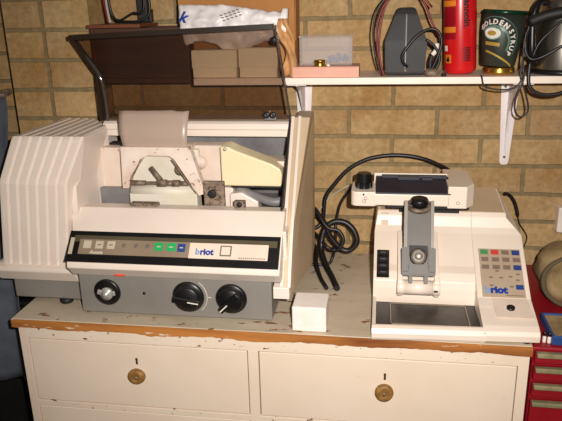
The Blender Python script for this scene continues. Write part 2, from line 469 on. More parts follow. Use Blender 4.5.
# ------------------------------------------------------------------ big machine on the left
E_ = root('lens_edging_machine', 'large cream lens grinding machine with ribbed left cover, open smoked lid and three knobs', 'machine', (-.36, -.25, .80))
b = B().box(-.5815, -.1415, -.437, -.12, .806, .900, .002)
obj('base', b, 'grey', E_)
b = B().box(-.772, -.582, -.392, -.125, .812, .868, .003)
obj('side_base', b, 'grey', E_)
for x, y in [(-.648, -.383), (-.745, -.15), (-.52, -.15), (-.20, -.15), (-.54, -.40), (-.18, -.40)]:
    obj('foot', B().lathe([(0, 0), (.014, 0), (.016, .003), (.015, .0125), (0, .0125)], (x, y, .8003), n=20), 'matblack', E_)

# ribbed cover: a lofted shell with seven raised ribs
b = B(); t = bmesh.new()
prof = [(-.392, .872, 0), (-.4, .884, .3), (-.4, .905, 1), (-.4, 1.095, 1), (-.397, 1.104, 1), (-.344, 1.184, 1), (-.338, 1.19, 1)]
NR = 7; cols_ = []
ts = []
for k in range(NR):
    for a, h in ((0, 0), (.10, 0), (.22, 1), (.80, 1), (.92, 0)): ts.append(((k+a)/NR, h))
ts.append((1, 0))
for u, h in ts:
    loop = []
    for y, z, w in prof:
        s_ = (z-.872)/(1.19-.872)
        xl = -.788+(.788-.751)*s_; xr = -.622+(.622-.577)*s_**2
        dy = -h*w*.0045
        dz = h*w*.002 if z > 1.1 else 0
        loop.append((xl+(xr-xl)*u, y+dy, z+dz))
    yb = -.104 if u < .5 else -.104+(-.214+.104)*(u-.5)/.5
    xt = -.751+(.751-.577)*u
    xb = -.742+(.742-.577)*u
    loop.append((xb, yb, 1.19+h*.0035))
    loop.append((xb, yb+.004, 1.185))
    loop.append((-.742+(.742-.577)*u, yb+.004, .872))
    cols_.append([t.verts.new(p) for p in loop])
nn = len(cols_[0])
for a, c in zip(cols_, cols_[1:]):
    for i in range(nn): t.faces.new((a[i], c[i], c[(i+1) % nn], a[(i+1) % nn]))
t.faces.new(cols_[0]); t.faces.new(cols_[-1][::-1])
bmesh.ops.recalc_face_normals(t, faces=t.faces)
b.add(t)
obj('ribbed_cover', b, 'cream', E_)
b = B().prism([(-.398, .904), (-.414, .897), (-.416, .889), (-.398, .860), (-.13, .860), (-.13, .904)], -.802, -.601, bev=.003)
obj('cover_skirt', b, 'cream', E_)

# main body
b = B().box(-.598, -.112, -.40, -.085, .9, 1.0, .003)
b.prism([(-.386, 1.03), (-.378, 1.085), (-.20, 1.165), (-.10, 1.165), (-.10, .95), (-.386, .95)], -.603, -.591, bev=.002)
obj('body', b, 'cream', E_)
b = B().box(-.58, -.125, -.13, -.085, .99, 1.19)
obj('chamber_wall', b, 'greyblue', E_)
obj('chamber_floor', B().box(-.58, -.125, -.37, -.13, 1.0, 1.006), 'greyblue', E_)
b = B().prism([(-.192, 1.201), (-.20, 1.196), (-.203, 1.183), (-.197, 1.181), (-.197, 1.165), (-.10, 1.165), (-.085, 1.197), (-.095, 1.201)], -.592, -.112, bev=.0012)
obj('rear_rim', b, 'cream', E_)
# left inner shelf with the dark slot behind it
b = B().box(-.588, -.49, -.245, -.20, 1.0, 1.146, .003).box(-.49, -.27, -.24, -.19, 1.045, 1.152, .004)
b.box(-.27, -.135, -.235, -.17, 1.09, 1.115, .003)
obj('inner_casting', b, 'cream_dirty', E_)
obj('slot_fitting', B().box(-.545, -.515, -.225, -.19, 1.146, 1.156, .002).box(-.575, -.515, -.215, -.19, 1.146, 1.151, .001), 'black', E_)
obj('grey_infill', B().box(-.590, -.505, -.262, -.246, 1.006, 1.05, .001), 'greyblue', E_)
# wheel housing with trapezoid opening (four-sided frame around a recess)
b = B()
arch = [(-.516, 1.157), (-.350, 1.157), (-.326, 1.085), (-.314, 1.052), (-.330, 1.046), (-.348, 1.072), (-.388, 1.130), (-.400, 1.137), (-.452, 1.137), (-.464, 1.131), (-.494, 1.090), (-.500, 1.060), (-.515, 1.060)]
b.prism(arch, -.288, -.264, 'y', bev=.0012, fn=lambda c: (c.x, c.y-(1.157-c.z)*.12, c.z))
b.box(-.514, -.35, -.262, -.238, 1.148, 1.158, .001)
b.lathe([(0, 0), (.012, 0), (.016, .003), (.016, .006), (0, .006)], (-.334, -.255, 1.115), (0, -1, 0), 20)
wh = obj('wheel_housing', b, 'housing', E_)
b = B().box(-.505, -.336, -.262, -.250, 1.05, 1.147, .002)
obj('housing_back', b, 'inner_cream', E_)
b = B()
for x0, x1, r_ in [(-.500, -.352, .0045), (-.50, -.462, .0065), (-.432, -.410, .0095), (-.410, -.395, .0075), (-.395, -.378, .0088), (-.378, -.358, .0062)]:
    b.lathe([(0, 0), (r_, 0), (r_, x1-x0), (0, x1-x0)], (x0, -.288, 1.071), (1, 0, 0), 20)
obj('wheel_shaft', b, 'wornsteel', E_)
b = B().tube([(-.452, -.272, 1.104), (-.425, -.285, 1.078)], .0065, n=12)
obj('swivel_pin', b, 'wornsteel', E_)
b = B().lathe([(0, 0), (.012, 0), (.013, .006), (.008, .012), (0, .012)], (-.383, -.262, 1.098), (0, -1, 0), 18)
obj('corroded_nut', b, 'rusty', E_)
obj('seal_lip', B().tube([(-.392, -.293, 1.130), (-.352, -.298, 1.072), (-.336, -.302, 1.052)], .0018), 'rusty', E_)
obj('seal_lip', B().tube([(-.496, -.299, 1.078), (-.480, -.297, 1.102), (-.466, -.293, 1.130)], .0016), 'rusty', E_)
b = B().box(-.500, -.335, -.300, -.262, 1.006, 1.049, .003)
b.lathe([(0, 0), (.017, 0), (.017, .158), (0, .158)], (-.496, -.283, 1.051), (1, 0, 0), 24)
b.box(-.60+.11, -.33, -.335, -.31, 1.003, 1.012, .002)
obj('drip_tray', b, 'inner_cream', E_)
obj('tray_slot', B().box(-.480, -.415, -.352, -.330, 1.0125, 1.040, .002), 'rusty', E_)
# right hand arm in yellowed plastic
arm = [(-.281, 1.157), (-.262, 1.157), (-.247, 1.149), (-.160, 1.117), (-.142, 1.106), (-.138, 1.092), (-.141, 1.064), (-.281, 1.064)]
obj('arm_cover', B().prism(arm, -.275, -.215, 'y', bev=.004, seg=3), 'yellowed', E_)
obj('arm_pivot', B().lathe([(0, 0), (.004, 0), (.004, .003), (0, .004)], (-.268, -.277, 1.152), (0, -1, 0), 14), 'chrome', E_)
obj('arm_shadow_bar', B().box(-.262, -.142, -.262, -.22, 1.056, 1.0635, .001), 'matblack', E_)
b = B().box(-.325, -.258, -.262, -.21, 1.006, 1.056, .003)
b.prism([(-.262, 1.046), (-.235, 1.05), (-.195, 1.028), (-.195, 1.006), (-.262, 1.006)], -.28, -.225, 'y', bev=.003)
obj('lower_block', b, 'cream', E_)
obj('drain_pipe', B().tube([(-.25, -.25, 1.05), (-.20, -.262, 1.035), (-.16, -.27, 1.026), (-.13, -.26, 1.03)], .011, n=14), 'greyblue', E_)
b = B().box(-.312, -.264, -.322, -.312, 1.006, 1.087, .001)
b.box(-.312, -.264, -.315, -.28, 1.006, 1.012, .001)
br = obj('clamp_bracket', b, 'rusty', E_)
b = B().lathe([(0, 0), (.010, 0), (.010, .003), (.006, .004), (0, .003)], (-.292, -.3215, 1.058), (0, -1, 0), 18)
obj('clamp_hole', b, 'matblack', br)
b = B().box(-.236, -.212, -.348, -.335, 1.006, 1.050, .001)
b.lathe([(0, 0), (.006, 0), (.006, .003), (0, .003)], (-.224, -.348, 1.042), (0, -1, 0), 14, 'matblack')
b.mats[0] = b.mats[0] or 'rusty'
obj('small_bracket', b, 'rusty', E_)
# frosted splash shield rising from the housing
def shp(x, z):
    s = (z-1.150)/.09
    return (x, -.277+.024*s-.012*math.sin(s*PI), z)
t = bmesh.new(); rows_ = []
for j in range(9):
    z = 1.150+.086*j/8; rr = []
    for i in range(13):
        u = i/12
        xl = -.512-.012*(j/8) ; xr = -.357+.003*(j/8)
        z2 = z + (.006*noise.noise(Vector((u*5, 2, 1))) if j == 8 else 0)
        rr.append(t.verts.new(shp(xl+(xr-xl)*u, z2)))
    rows_.append(rr)
for a, c in zip(rows_, rows_[1:]):
    for i in range(12): t.faces.new((a[i], a[i+1], c[i+1], c[i])).smooth = True
r = bmesh.ops.extrude_face_region(t, geom=t.faces[:])
for v in [e for e in r['geom'] if isinstance(e, bmesh.types.BMVert)]: v.co.y += .003
bmesh.ops.recalc_face_normals(t, faces=t.faces)
obj('splash_shield', B().add(t), 'frost', E_, 'frosted scratched plastic shield')
b = B().box(-.522, -.352, -.284, -.268, 1.147, 1.153, .002)
obj('shield_hinge', b, 'housing', E_)

# front hood and control panel
hood = [(-.33, 1.033), (-.366, 1.0345), (-.411, .991), (-.461, .934), (-.463, .924), (-.438, .898), (-.33, .898)]
def hoodfn(c):
    if c.x > -.5: return c
    k = max(0, min(1, (-.368-c.y)/.042)); k2 = max(0, min(1, (-.41-c.y)/.05))
    return (c.x+.016*k+.004*k2, c.y, c.z)
obj('front_hood', B().prism(hood, -.613, -.119, bev=.002, fn=hoodfn), 'cream', E_)
S0, S1 = Vector((0, -.4105, .9905)), Vector((0, -.4600, .9345))
dv = S1-S0; nrm = Vector((0, dv.z, -dv.y)).normalized()
if nrm.y > 0: nrm = -nrm
def on_panel(x, v, h=0):
    p = S0+dv*v+nrm*h
    return (x, p.y, p.z)
def plate(b, x0, x1, v0, v1, h0, h1, m=None, skew=0, bev=0):
    t = bmesh.new(); bmesh.ops.create_cube(t, size=1)
    if bev: 
        pass
    for q in t.verts:
        u, v, h = q.co.x+.5, q.co.y+.5, q.co.z+.5
        q.co = on_panel(x0+(x1-x0)*u, v0+(v1-v0)*v, h0+(h1-h0)*h)
    bmesh.ops.recalc_face_normals(t, faces=t.faces)
    return b.add(t, m)
cp = obj('control_panel', plate(B(), -.597, -.122, .0, .97, 0, .0035), 'black', E_)
obj('panel_upper_strip', plate(B(), -.585, -.128, .14, .34, .0035, .0042), 'olive', E_)
obj('panel_tab', plate(B(), -.593, -.584, .22, .74, .0036, .0046), 'beigekey', E_)
mb = obj('membrane', plate(B(), -.570, -.318, .26, .73, .0036, .0052), 'membrane', E_)
ml = obj('brand_strip', plate(B(), -.318, -.146, .27, .74, .0036, .0052), 'panelpale', E_)
def key(x, v, w, hgt, m, nm='button', par=E_, lab=None, icon=None):
    b = plate(B(), x-w/2, x+w/2, v-hgt/2, v+hgt/2, .0052, .0062, m)
    if icon: plate(b, x-w*.22, x+w*.22, v-hgt*.07, v+hgt*.07, .0062, .0066, icon)
    obj(nm, b, m, par, lab)
for x, ic in ((-.551, None), (-.523, 'inkgrey'), (-.496, 'inkgrey')): key(x, .43, .018, .24, 'beigekey', lab='beige square button', icon=ic)
for x in (-.466, -.438, -.412): 
    b = B(); p = on_panel(x, .43, .0052)
    b.lathe([(0, 0), (.005, 0), (.005, .0006), (.003, .0007), (0, .0005)], p, nrm, 14)
    obj('indicator', b, 'inkgrey', E_)
for x in (-.387, -.359): key(x, .43, .020, .25, 'greenkey', lab='green button', icon='beigekey')
key(-.336, .44, .017, .25, 'navykey', lab='blue button', icon='beigekey')
b = plate(B(), -.250, -.225, .33, .65, .0052, .0058, 'inkgrey'); plate(b, -.247, -.228, .37, .61, .0058, .0064, 'panelpale')
obj('display_window', b, 'white', E_)
def ptxt(x0, v0):
    return lambda c: on_panel(x0+c.x, v0-c.y/dv.length, .0054+c.z)
b = B().text('b', .0195, ptxt(-.304, .62), 'inkpale', bold=.0007)
b.text('riot', .0195, ptxt(-.2935, .62), 'inkblue', bold=.0009)
obj('brand_lettering', b, 'inkblue', E_)
b = B().text('Accura', .0105, ptxt(-.543, .71), 'inkwhite', shear=.3, bold=.0002)
obj('model_lettering', b, 'inkwhite', E_)
b = B()
for i in range(13): plate(b, -.208+i*.0045, -.2055+i*.0045, .670, .705, .0052, .0056)
obj('small_print', b, 'inkgrey', E_)
obj('warning_label', B().box(-.492, -.468, -.4475, -.444, .9015, .905), 'orangelabel', E_)

# knobs on the grey front
def dial(x, z, r, ang, wingm=False):
    b = B().lathe([(0, 0), (r, 0), (r, .003), (r*.93, .006), (r*.80, .007), (r*.78, .016), (r*.72, .018), (0, .018)], (x, -.4372, z), (0, -1, 0), 36)
    d = obj('dial', b, 'black', E_)
    c, s = math.cos(ang), math.sin(ang)
    mt = Matrix.Translation((x, -.4552, z)) @ Matrix.Rotation(-ang, 4, 'Y')
    obj('grip', B().box(-r*.82, r*.82, -.010, 0, -r*.2, r*.2, .003, mtx=mt), 'black', d)
    obj('pointer', B().box(r*.15, r*.82, -.0108, -.0098, -.0013, .0013, mtx=mt), 'inkwhite', d)
dial(-.328, .855, .036, math.radians(-8))
dial(-.231, .855, .035, math.radians(225))
b = B()
for a0, a1, x0, rr in ((-50, 55, -.328, .0425),):
    pts = [(x0+rr*math.cos(math.radians(a)), -.4374, .855+rr*math.sin(math.radians(a))) for a in range(a0, a1+1, 8)]
    b.tube(pts, .0007, n=5, sub=2)
b.box(-.284, -.276, -.4378, -.4365, .8545, .8558)
obj('dial_scale', b, 'inkwhite', E_)
b = B().lathe([(0, 0), (.031, 0), (.031, .004), (.027, .006), (0, .006)], (-.516, -.4372, .858), (0, -1, 0), 32)
v = obj('lock_plate', b, 'black', E_)
b = B().lathe([(0, 0), (.0145, 0), (.0145, .008), (.011, .008), (.011, .012), (.006, .012), (.006, .016), (0, .016)], (-.514, -.4432, .858), (0, -1, 0), 24)
for a in (-8, 196):
    mt = Matrix.Translation((-.514, -.447, .858)) @ Matrix.Rotation(math.radians(a), 4, 'Y')
    b.box(0, .021, -.006, 0, -.0055, .0055, .002, mtx=mt)
obj('wing_lock', b, 'chrome', v, 'chrome lock on black plate')
obj('screw_hole', B().lathe([(0, 0), (.0035, 0), (.0035, .001), (0, .001)], (-.430, -.4372, .858), (0, -1, 0), 12), 'matblack', E_)

# right side cover, gasket and inner ridge
sp = [(-.43, .858), (-.428, .886), (-.372, .985), (-.196, 1.212), (-.10, 1.212), (-.105, .86), (-.19, .835), (-.30, .845)]
def flare(c): return (c.x+(.004 if c.x > -.1 else 0)-(.022 if c.x > -.1 else 0)*max(0, min(1, (-.2-c.y)/.09)), c.y, c.z)
obj('side_cover', B().prism(sp, -.119, -.085, bev=.003, fn=flare), 'taupe', E_)
rd = [(-.432, .886), (-.374, .986), (-.198, 1.214), (-.192, 1.214), (-.368, .98), (-.424, .886)]
obj('side_ridge', B().prism(rd, -.124, -.117), 'cream', E_)
rd2 = [(-.4325, .884), (-.3755, .985), (-.1995, 1.2155), (-.192, 1.2155), (-.368, .98), (-.424, .884)]
obj('side_ridge', B().prism(rd2, -.108, -.101, bev=.001), 'cream', E_)
rd3 = [(-.434, .857), (-.434, .884), (-.40, .89), (-.40, .857)]
obj('side_foot', B().prism(rd3, -.139, -.1035, bev=.002), 'cream', E_)
gs = [(-.375, 1.036), (-.380, 1.032), (-.206, 1.210), (-.198, 1.210), (-.34, 1.036)]
obj('gasket', B().prism([(-.372, 1.038), (-.208, 1.212), (-.198, 1.212), (-.33, 1.036)], -.1278, -.1242), 'matblack', E_)

# smoked lid standing open
lid = [(-.640, 1.392), (-.645, 1.402), (-.640, 1.408), (-.168, 1.4235), (-.158, 1.422), (-.153, 1.415), (-.1235, 1.209), (-.590, 1.207), (-.585, 1.313)]
L_ = obj('lid', B().prism(lid, -.205, -.2015, 'y'), 'lid', E_, 'smoked see-through lid')
b = B()
def strip(b, p, q, w, ya, yb, m=None):
    p, q = Vector((p[0], 0, p[1])), Vector((q[0], 0, q[1])); dd = (q-p).normalized(); nn_ = Vector((-dd.z, 0, dd.x))*w
    b.prism([(p.x, p.z), (q.x, q.z), (q.x+nn_.x, q.z+nn_.z), (p.x+nn_.x, p.z+nn_.z)], ya, yb, 'y', m=m)
strip(b, (-.644, 1.396), (-.160, 1.4125), .011, -.222, -.199)
strip(b, (-.1575, 1.420), (-.1265, 1.209), .0025, -.215, -.199)
strip(b, (-.640, 1.395), (-.587, 1.312), .006, -.218, -.199)
b.box(-.590, -.584, -.218, -.199, 1.208, 1.314)
obj('lid_rim', b, 'lidrim', L_, 'dark rim of lid')
obj('lid_post', B().tube([(-.572, -.212, 1.206), (-.574, -.213, 1.27), (-.582, -.214, 1.315), (-.612, -.213, 1.36)], .0048, n=12), 'clearpost', L_)
obj('lid_plug', B().lathe([(0, 0), (.0085, 0), (.0085, .006), (0, .007)], (-.159, -.206, 1.388), (0, -1, 0), 18), 'matblack', L_)
obj('hinge_plate', B().box(-.187, -.159, -.21, -.196, 1.2065, 1.2185, .001), 'greyblue', L_)
for x in (-.1815, -.1665):
    obj('hinge_screw', B().lathe([(0, 0), (.0075, 0), (.0075, .004), (.003, .0045), (0, .003)], (x, -.210, 1.219), (0, -1, .1), 20), 'black', L_)

# ------------------------------------------------------------------ foam block between the machines
b = B().box(-.094, -.021, -.468, -.393, .8003, .857, .0035, seg=3)
single('foam_block', b, 'poly', 'plain white foam block sitting between the two machines', 'block', loc=(-.06, -.38, .8))

# ------------------------------------------------------------------ small machine on the right
T_ = root('lens_blocking_machine', 'small cream bench machine with raised dark-topped head, grey arm and keypad', 'machine', (.24, -.27, .80))
X0, X1, XM = .074, .409, .298
side = [(-.05, .806), (-.05, 1.007), (-.058, 1.010), (-.197, .989), (-.204, .980), (-.214, .957), (-.226, .946)]
# left zone stops at a wall behind the tray, right zone slopes on to the front
def chamf(c):
    # upper casing narrows upwards
    k = max(0, min(1, (c.z-.945)/.035))
    x = c.x
    if x > .39: x -= .033*k
    if x < .09: x += .006*k
    y = c.y+(.016*(x-.07)/.33 if c.y < -.40 else 0)
    return (x, y, c.z)
left = side+[(-.300, .893), (-.320, .884), (-.334, .868), (-.338, .850), (-.3395, .829), (-.3395, .806)]
b = B().prism(left, X0, XM, bev=.0015, fn=chamf)
right = side+[(-.370, .852), (-.400, .845), (-.470, .832), (-.485, .826), (-.489, .818), (-.487, .804), (-.46, .801)]
b.prism(right, XM, X1, bev=.0015, fn=chamf)
body = obj('body', b, 'cream2', T_)
b = B()
fr = [(-.338, .801), (-.338, .829), (-.476, .829), (-.485, .826), (-.4895, .817), (-.4885, .806), (-.486, .801)]
b.prism([(-.472, .801), (-.472, .829), (-.477, .829), (-.485, .826), (-.4895, .817), (-.4885, .806), (-.486, .801)], X0, XM+.004, fn=chamf)
b.box(X0, X0+.008, -.473, -.338, .801, .829, .001)
b.box(X0, XM, -.473, -.338, .801, .806)
obj('front_tray_surround', b, 'cream2', T_)
tr = obj('parts_tray', B().box(X0+.008, XM, -.472, -.340, .806, .817), 'dk', T_, 'dark glossy sunken tray')
b = B().box(.114, .274, -.452, -.356, .8192, .8212, .0008, 'trayglass')
for q in [(.112, .276, -.4545, -.452), (.112, .276, -.356, -.3535), (.112, .1145, -.4545, -.3535), (.2735, .276, -.4545, -.3535)]: b.box(*q, .819, .8235, 0, 'membrane')
obj('tray_liner', b, 'trayglass', tr)
obj('top_shade_sheet', B().prism([(-.060, 1.0098), (-.196, .9892), (-.196, .9904), (-.060, 1.011)], .088, .372), 'taupe', T_)  # thin taupe sheet paints in the darker tone of the grazing-lit top
obj('side_panel', B().prism([(-.202, .984), (-.216, .953), (-.15, .985)], .0885, .1065, bev=.001), 'taupe', T_)
# slope frame
A0, A1 = Vector((0, -.226, .946)), Vector((0, -.370, .852))
ds = A1-A0; ns = Vector((0, ds.z, -ds.y)).normalized()
if ns.z < 0: ns = -ns
def on_slope(x, v, h=0):
    p = A0+ds*v+ns*h; return (x, p.y, p.z)
def splate(b, x0, x1, v0, v1, h0, h1, m=None, bev=0):
    t = bmesh.new(); bmesh.ops.create_cube(t, size=1)
    for q in t.verts:
        q.co = (x0+(x1-x0)*(q.co.x+.5), (v0+(v1-v0)*(q.co.y+.5))*ds.length, h0+(h1-h0)*(q.co.z+.5))
    if bev: bmesh.ops.bevel(t, geom=t.edges[:], offset=bev, segments=2, affect='EDGES')
    for q in t.verts: q.co = on_slope(q.co.x, q.co.y/ds.length, q.co.z)
    bmesh.ops.recalc_face_normals(t, faces=t.faces)
    return b.add(t, m)
def pk(px0, px1): return px0, px1
kp = obj('keypad', splate(B(), .309, .399, .25, .99, .0, .0016), 'membrane2', T_)
cx_ = [.3210, .3440, .3665, .3890]
rowsv = [(.305, ['greenkey2', 'redkey', 'greykey', 'navykey']), (.42, ['greykey']*4), (.54, ['greykey', 'greykey', 'greykey', 'navykey'])]
for v, ms in rowsv:
    for x, mk in zip(cx_, ms):
        w, hh = (.0165, .075) if mk != 'greykey' else (.0155, .065)
        obj('key', splate(B(), x-w/2, x+w/2, v-hh/2, v+hh/2, .0016, .0022), mk, T_, {'greenkey2': 'green key', 'redkey': 'red key', 'greykey': 'grey key', 'navykey': 'blue key'}[mk])
obj('key', splate(B(), .3805, .3965, .80, .87, .0016, .0022), 'navykey', T_, 'blue key')
b = B()
for x, v in [(.3885, .64), (.3865, .73), (.330, .70), (.352, .70), (.372, .68), (.330, .82), (.372, .83), (.345, .60)]: splate(b, x-.004, x+.004, v-.012, v+.012, .0016, .0019)
splate(b, .358, .395, .955, .967, .0016, .0019)
obj('key_marking', b, 'greykey', T_)
def stxt(x0, v0): return lambda c: on_slope(x0+c.x, v0-c.y/ds.length, .0018+c.z)
b = B().text('b', .0235, stxt(.314, .93), 'inkpale', bold=.0009).text('riot', .0235, stxt(.3265, .93), 'inkblue', bold=.0014)
obj('brand_lettering', b, 'inkblue', T_)
# jack
obj('jack_plate', B().prism([(.326, -.365), (.400, -.365), (.404, -.435), (.330, -.435)], .838, .8425, 'z', fn=lambda c: (c.x, c.y, .8455+(c.y+.40)*.19+(c.z-.838)*.25)), 'panelpale', T_)
b = B().lathe([(0, 0), (.0085, 0), (.0085, .005), (.004, .006), (.0035, .003), (0, .003)], (.361, -.405, .845), (0, -.2, 1), 20)
obj('jack_socket', b, 'black', T_)
# rocker switch, left
sw = B()
splate(sw, .0815, .109, .33, .76, .0, .003, 'black')
for i in range(4):
    v = .38+i*.105
    splate(sw, .084, .1065, v-.028, v+.035, .003, .0055, 'charcoal', .0006)
    splate(sw, .090, .101, v-.004, v+.006, .0055, .006, 'inkgrey')
obj('rocker_switch', sw, 'black', T_)
# hinge block
blk = [(-.208, .940), (-.245, .955), (-.30, .925), (-.352, .893), (-.366, .880), (-.372, .860), (-.366, .846), (-.34, .838), (-.30, .875)]
b = B().prism(blk, .1275, .1385, bev=.0015).prism(blk, .2065, .2175, bev=.0015)
b.prism([(-.208, .940), (-.235, .950), (-.345, .880), (-.345, .85), (-.30, .875)], .1385, .2065)
obj('arm_mount', b, 'cream2', T_)
b = B()
for x0, x1 in ((.1265, .1425), (.2035, .2185)):
    b.lathe([(0, 0), (.0155, 0), (.017, .0015), (.017, x1-x0-.0015), (.0155, x1-x0), (0, x1-x0)], (x0, -.358, .864), (1, 0, 0), 24)
b.lathe([(0, 0), (.0164, 0), (.0164, .06), (0, .06)], (.1425, -.358, .864), (1, 0, 0), 24)
obj('pivot_barrel', b, 'cream2', T_)
obj('pivot_screw', B().box(.2045, .2135, -.3775, -.3745, .8615, .8655, .001), 'matblack', T_)
# grey arm: bottom (y -.372,z .905) to top (y -.30,z 1.05)
P0, P1 = Vector((0, -.378, .888)), Vector((0, -.292, 1.046))
da = (P1-P0); ua = da.normalized(); na = Vector((0, -ua.z, ua.y))
def on_arm(x, s, h=0):
    p = P0+da*s+na*h; return (x, p.y, p.z)
def aplate(b, x0, x1, s0, s1, h0, h1, m=None, bev=.001):
    t = bmesh.new(); bmesh.ops.create_cube(t, size=1); L = da.length
    for q in t.verts: q.co = (x0+(x1-x0)*(q.co.x+.5), (s0+(s1-s0)*(q.co.y+.5))*L, h0+(h1-h0)*(q.co.z+.5))
    if bev: bmesh.ops.bevel(t, geom=t.edges[:], offset=bev, segments=2, affect='EDGES')
    for q in t.verts: q.co = on_arm(q.co.x, q.co.y/L, q.co.z)
    bmesh.ops.recalc_face_normals(t, faces=t.faces)
    return b.add(t, m)
am = obj('grey_arm', aplate(B(), .1395, .2015, .18, .93, -.006, .0), 'armgrey', T_, 'grey lifting arm')
for xa, xb in ((.1385, .1455), (.1955, .2025)): obj('arm_rail', aplate(B(), xa, xb, .18, .98, -.012, .009), 'armrail', am)
b = B()
aplate(b, .1345, .150, .10, .40, -.012, .012, bev=.002); aplate(b, .1905, .2065, .10, .40, -.012, .012, bev=.002)
aplate(b, .1345, .2065, .06, .20, -.012, .010, bev=.003)
aplate(b, .150, .158, -.03, .08, -.008, .002); aplate(b, .183, .191, -.03, .08, -.008, .002)
obj('arm_yoke', b, 'armgrey', am)
obj('arm_recess_shade', aplate(B(), .150, .190, .30, .43, .0002, .0015, bev=0), 'matblack', am)  # thin black plate painting the dark shading inside the yoke opening
c = Vector(on_arm(.1700, .29, .004))
b = B()
for rr, h0, h1, mm in ((.0185, -.002, .003, 'matblack'), (.0165, .003, .006, 'wornsteel'), (.0125, .006, .010, 'chrome'), (.0085, .010, .0135, 'wornsteel'), (.0055, .0135, .017, 'chrome')):
    b.lathe([(0, h0), (rr, h0), (rr, h1-.001), (rr-.001, h1), (0, h1)], c, na, 26, mm)
obj('adjuster', b, 'chrome', am, 'stepped chrome adjuster screw')
b = B().lathe([(.020, 0), (.027, .0), (.0285, .003), (.0285, .008), (.026, .010), (.020, .010), (.020, 0)], (.171, -.288, 1.026), (0, -.25, 1), 32)
obj('arm_collar', b, 'wornsteel', am)
b = B().lathe([(0, 0), (.019, 0), (.019, .020), (.0175, .022), (0, .022)], (.1715, -.288, 1.026), (0, -.12, 1), 32)
obj('arm_knob', b, 'black', am)

# raised head
hd = B()
def rounded(x0, x1, y0, y1, r, n=6):
    pts = []
    for cx, cy, a0 in ((x1-r, y1-r, 0), (x0+r, y1-r, 90), (x0+r, y0+r, 180), (x1-r, y0+r, 270)):
        for i in range(n+1):
            a = math.radians(a0+90*i/n); pts.append((cx+r*math.cos(a), cy+r*math.sin(a)))
    return pts
hd.prism(rounded(.0185, .082, -.262, -.165, .016), 1.018, 1.052, 'z', bev=.002)
hd.prism([(.235, -.262), (.276, -.262), (.295, -.234), (.295, -.122), (.284, -.105), (.235, -.10)], 1.017, 1.068, 'z', bev=.002)
hd.box(.070, .240, -.262, -.235, 1.021, 1.048, .0025)
hd.box(.070, .240, -.18, -.172, 1.021, 1.076, .0015)
hd.box(.070, .240, -.236, -.172, 1.018, 1.032, .001)
head = obj('head', hd, 'cream2', T_)
b = B().prism([(-.2635, 1.0485), (-.262, 1.052), (-.19, 1.070), (-.18, 1.070), (-.18, 1.048)], .0745, .2415, bev=.001)
b.box(.088, .238, -.195, -.181, 1.066, 1.074, .001)
b.box(.125, .175, -.205, -.192, 1.066, 1.073, .001).box(.18, .205, -.205, -.192, 1.066, 1.0715, .001)
obj('head_tray', b, 'navy', head, 'dark tray on top of the head')
obj('head_skirt', B().box(.10, .285, -.250, -.115, 1.011, 1.0175, .001), 'matblack', head)
obj('neck', B().box(.13, .27, -.20, -.12, .985, 1.012, .002), 'matblack', head)
kb = B(); t = bmesh.new()
n_ = 40; rings = []
for z, k in ((1.0515, 0), (1.053, 1), (1.066, 1), (1.0665, 0), (1.083, 0), (1.087, 0)):
    rr = []
    for i in range(n_):
        a = 2*PI*i/n_
        R_ = (.0175 if z < 1.085 else .0150) + (.0028 if (k and i % 4 < 2) else 0)
        rr.append(t.verts.new((.047+R_*math.cos(a), -.222+R_*math.sin(a), z)))
    rings.append(rr)
for a, c2 in zip(rings, rings[1:]):
    for i in range(n_): t.faces.new((a[i], a[(i+1) % n_], c2[(i+1) % n_], c2[i]))
t.faces.new(rings[0][::-1]); t.faces.new(rings[-1])
bmesh.ops.recalc_face_normals(t, faces=t.faces)
obj('head_knob', kb.add(t), 'black', head, 'black fluted knob')
b = B().lathe([(0, 0), (.0022, 0), (.0022, .0008), (0, .0008)], (.0475, -.2618, 1.046), (0, -1, 0), 10)
obj('index_mark', b, 'inkblack', head)
b = B()
for x, z in ((.052, 1.037), (.049, 1.030)):
    b.lathe([(.003, 0), (.004, 0), (.004, .0005), (.003, .0005), (.003, 0)], (x, -.2618, z), (0, -1, 0), 12)
obj('head_marking', b, 'greykey', head)
obj('head_marking', B().lathe([(.003, 0), (.004, 0), (.004, .0005), (.003, .0005), (.003, 0)], (.258, -.2618, 1.03), (0, -1, 0), 12), 'greykey', head)
for x, y in [(.10, -.46), (.385, -.46), (.10, -.08), (.385, -.08)]:
    obj('foot', B().lathe([(0, 0), (.010, 0), (.010, .006), (0, .006)], (x, y, .8002), n=16), 'matblack', T_)

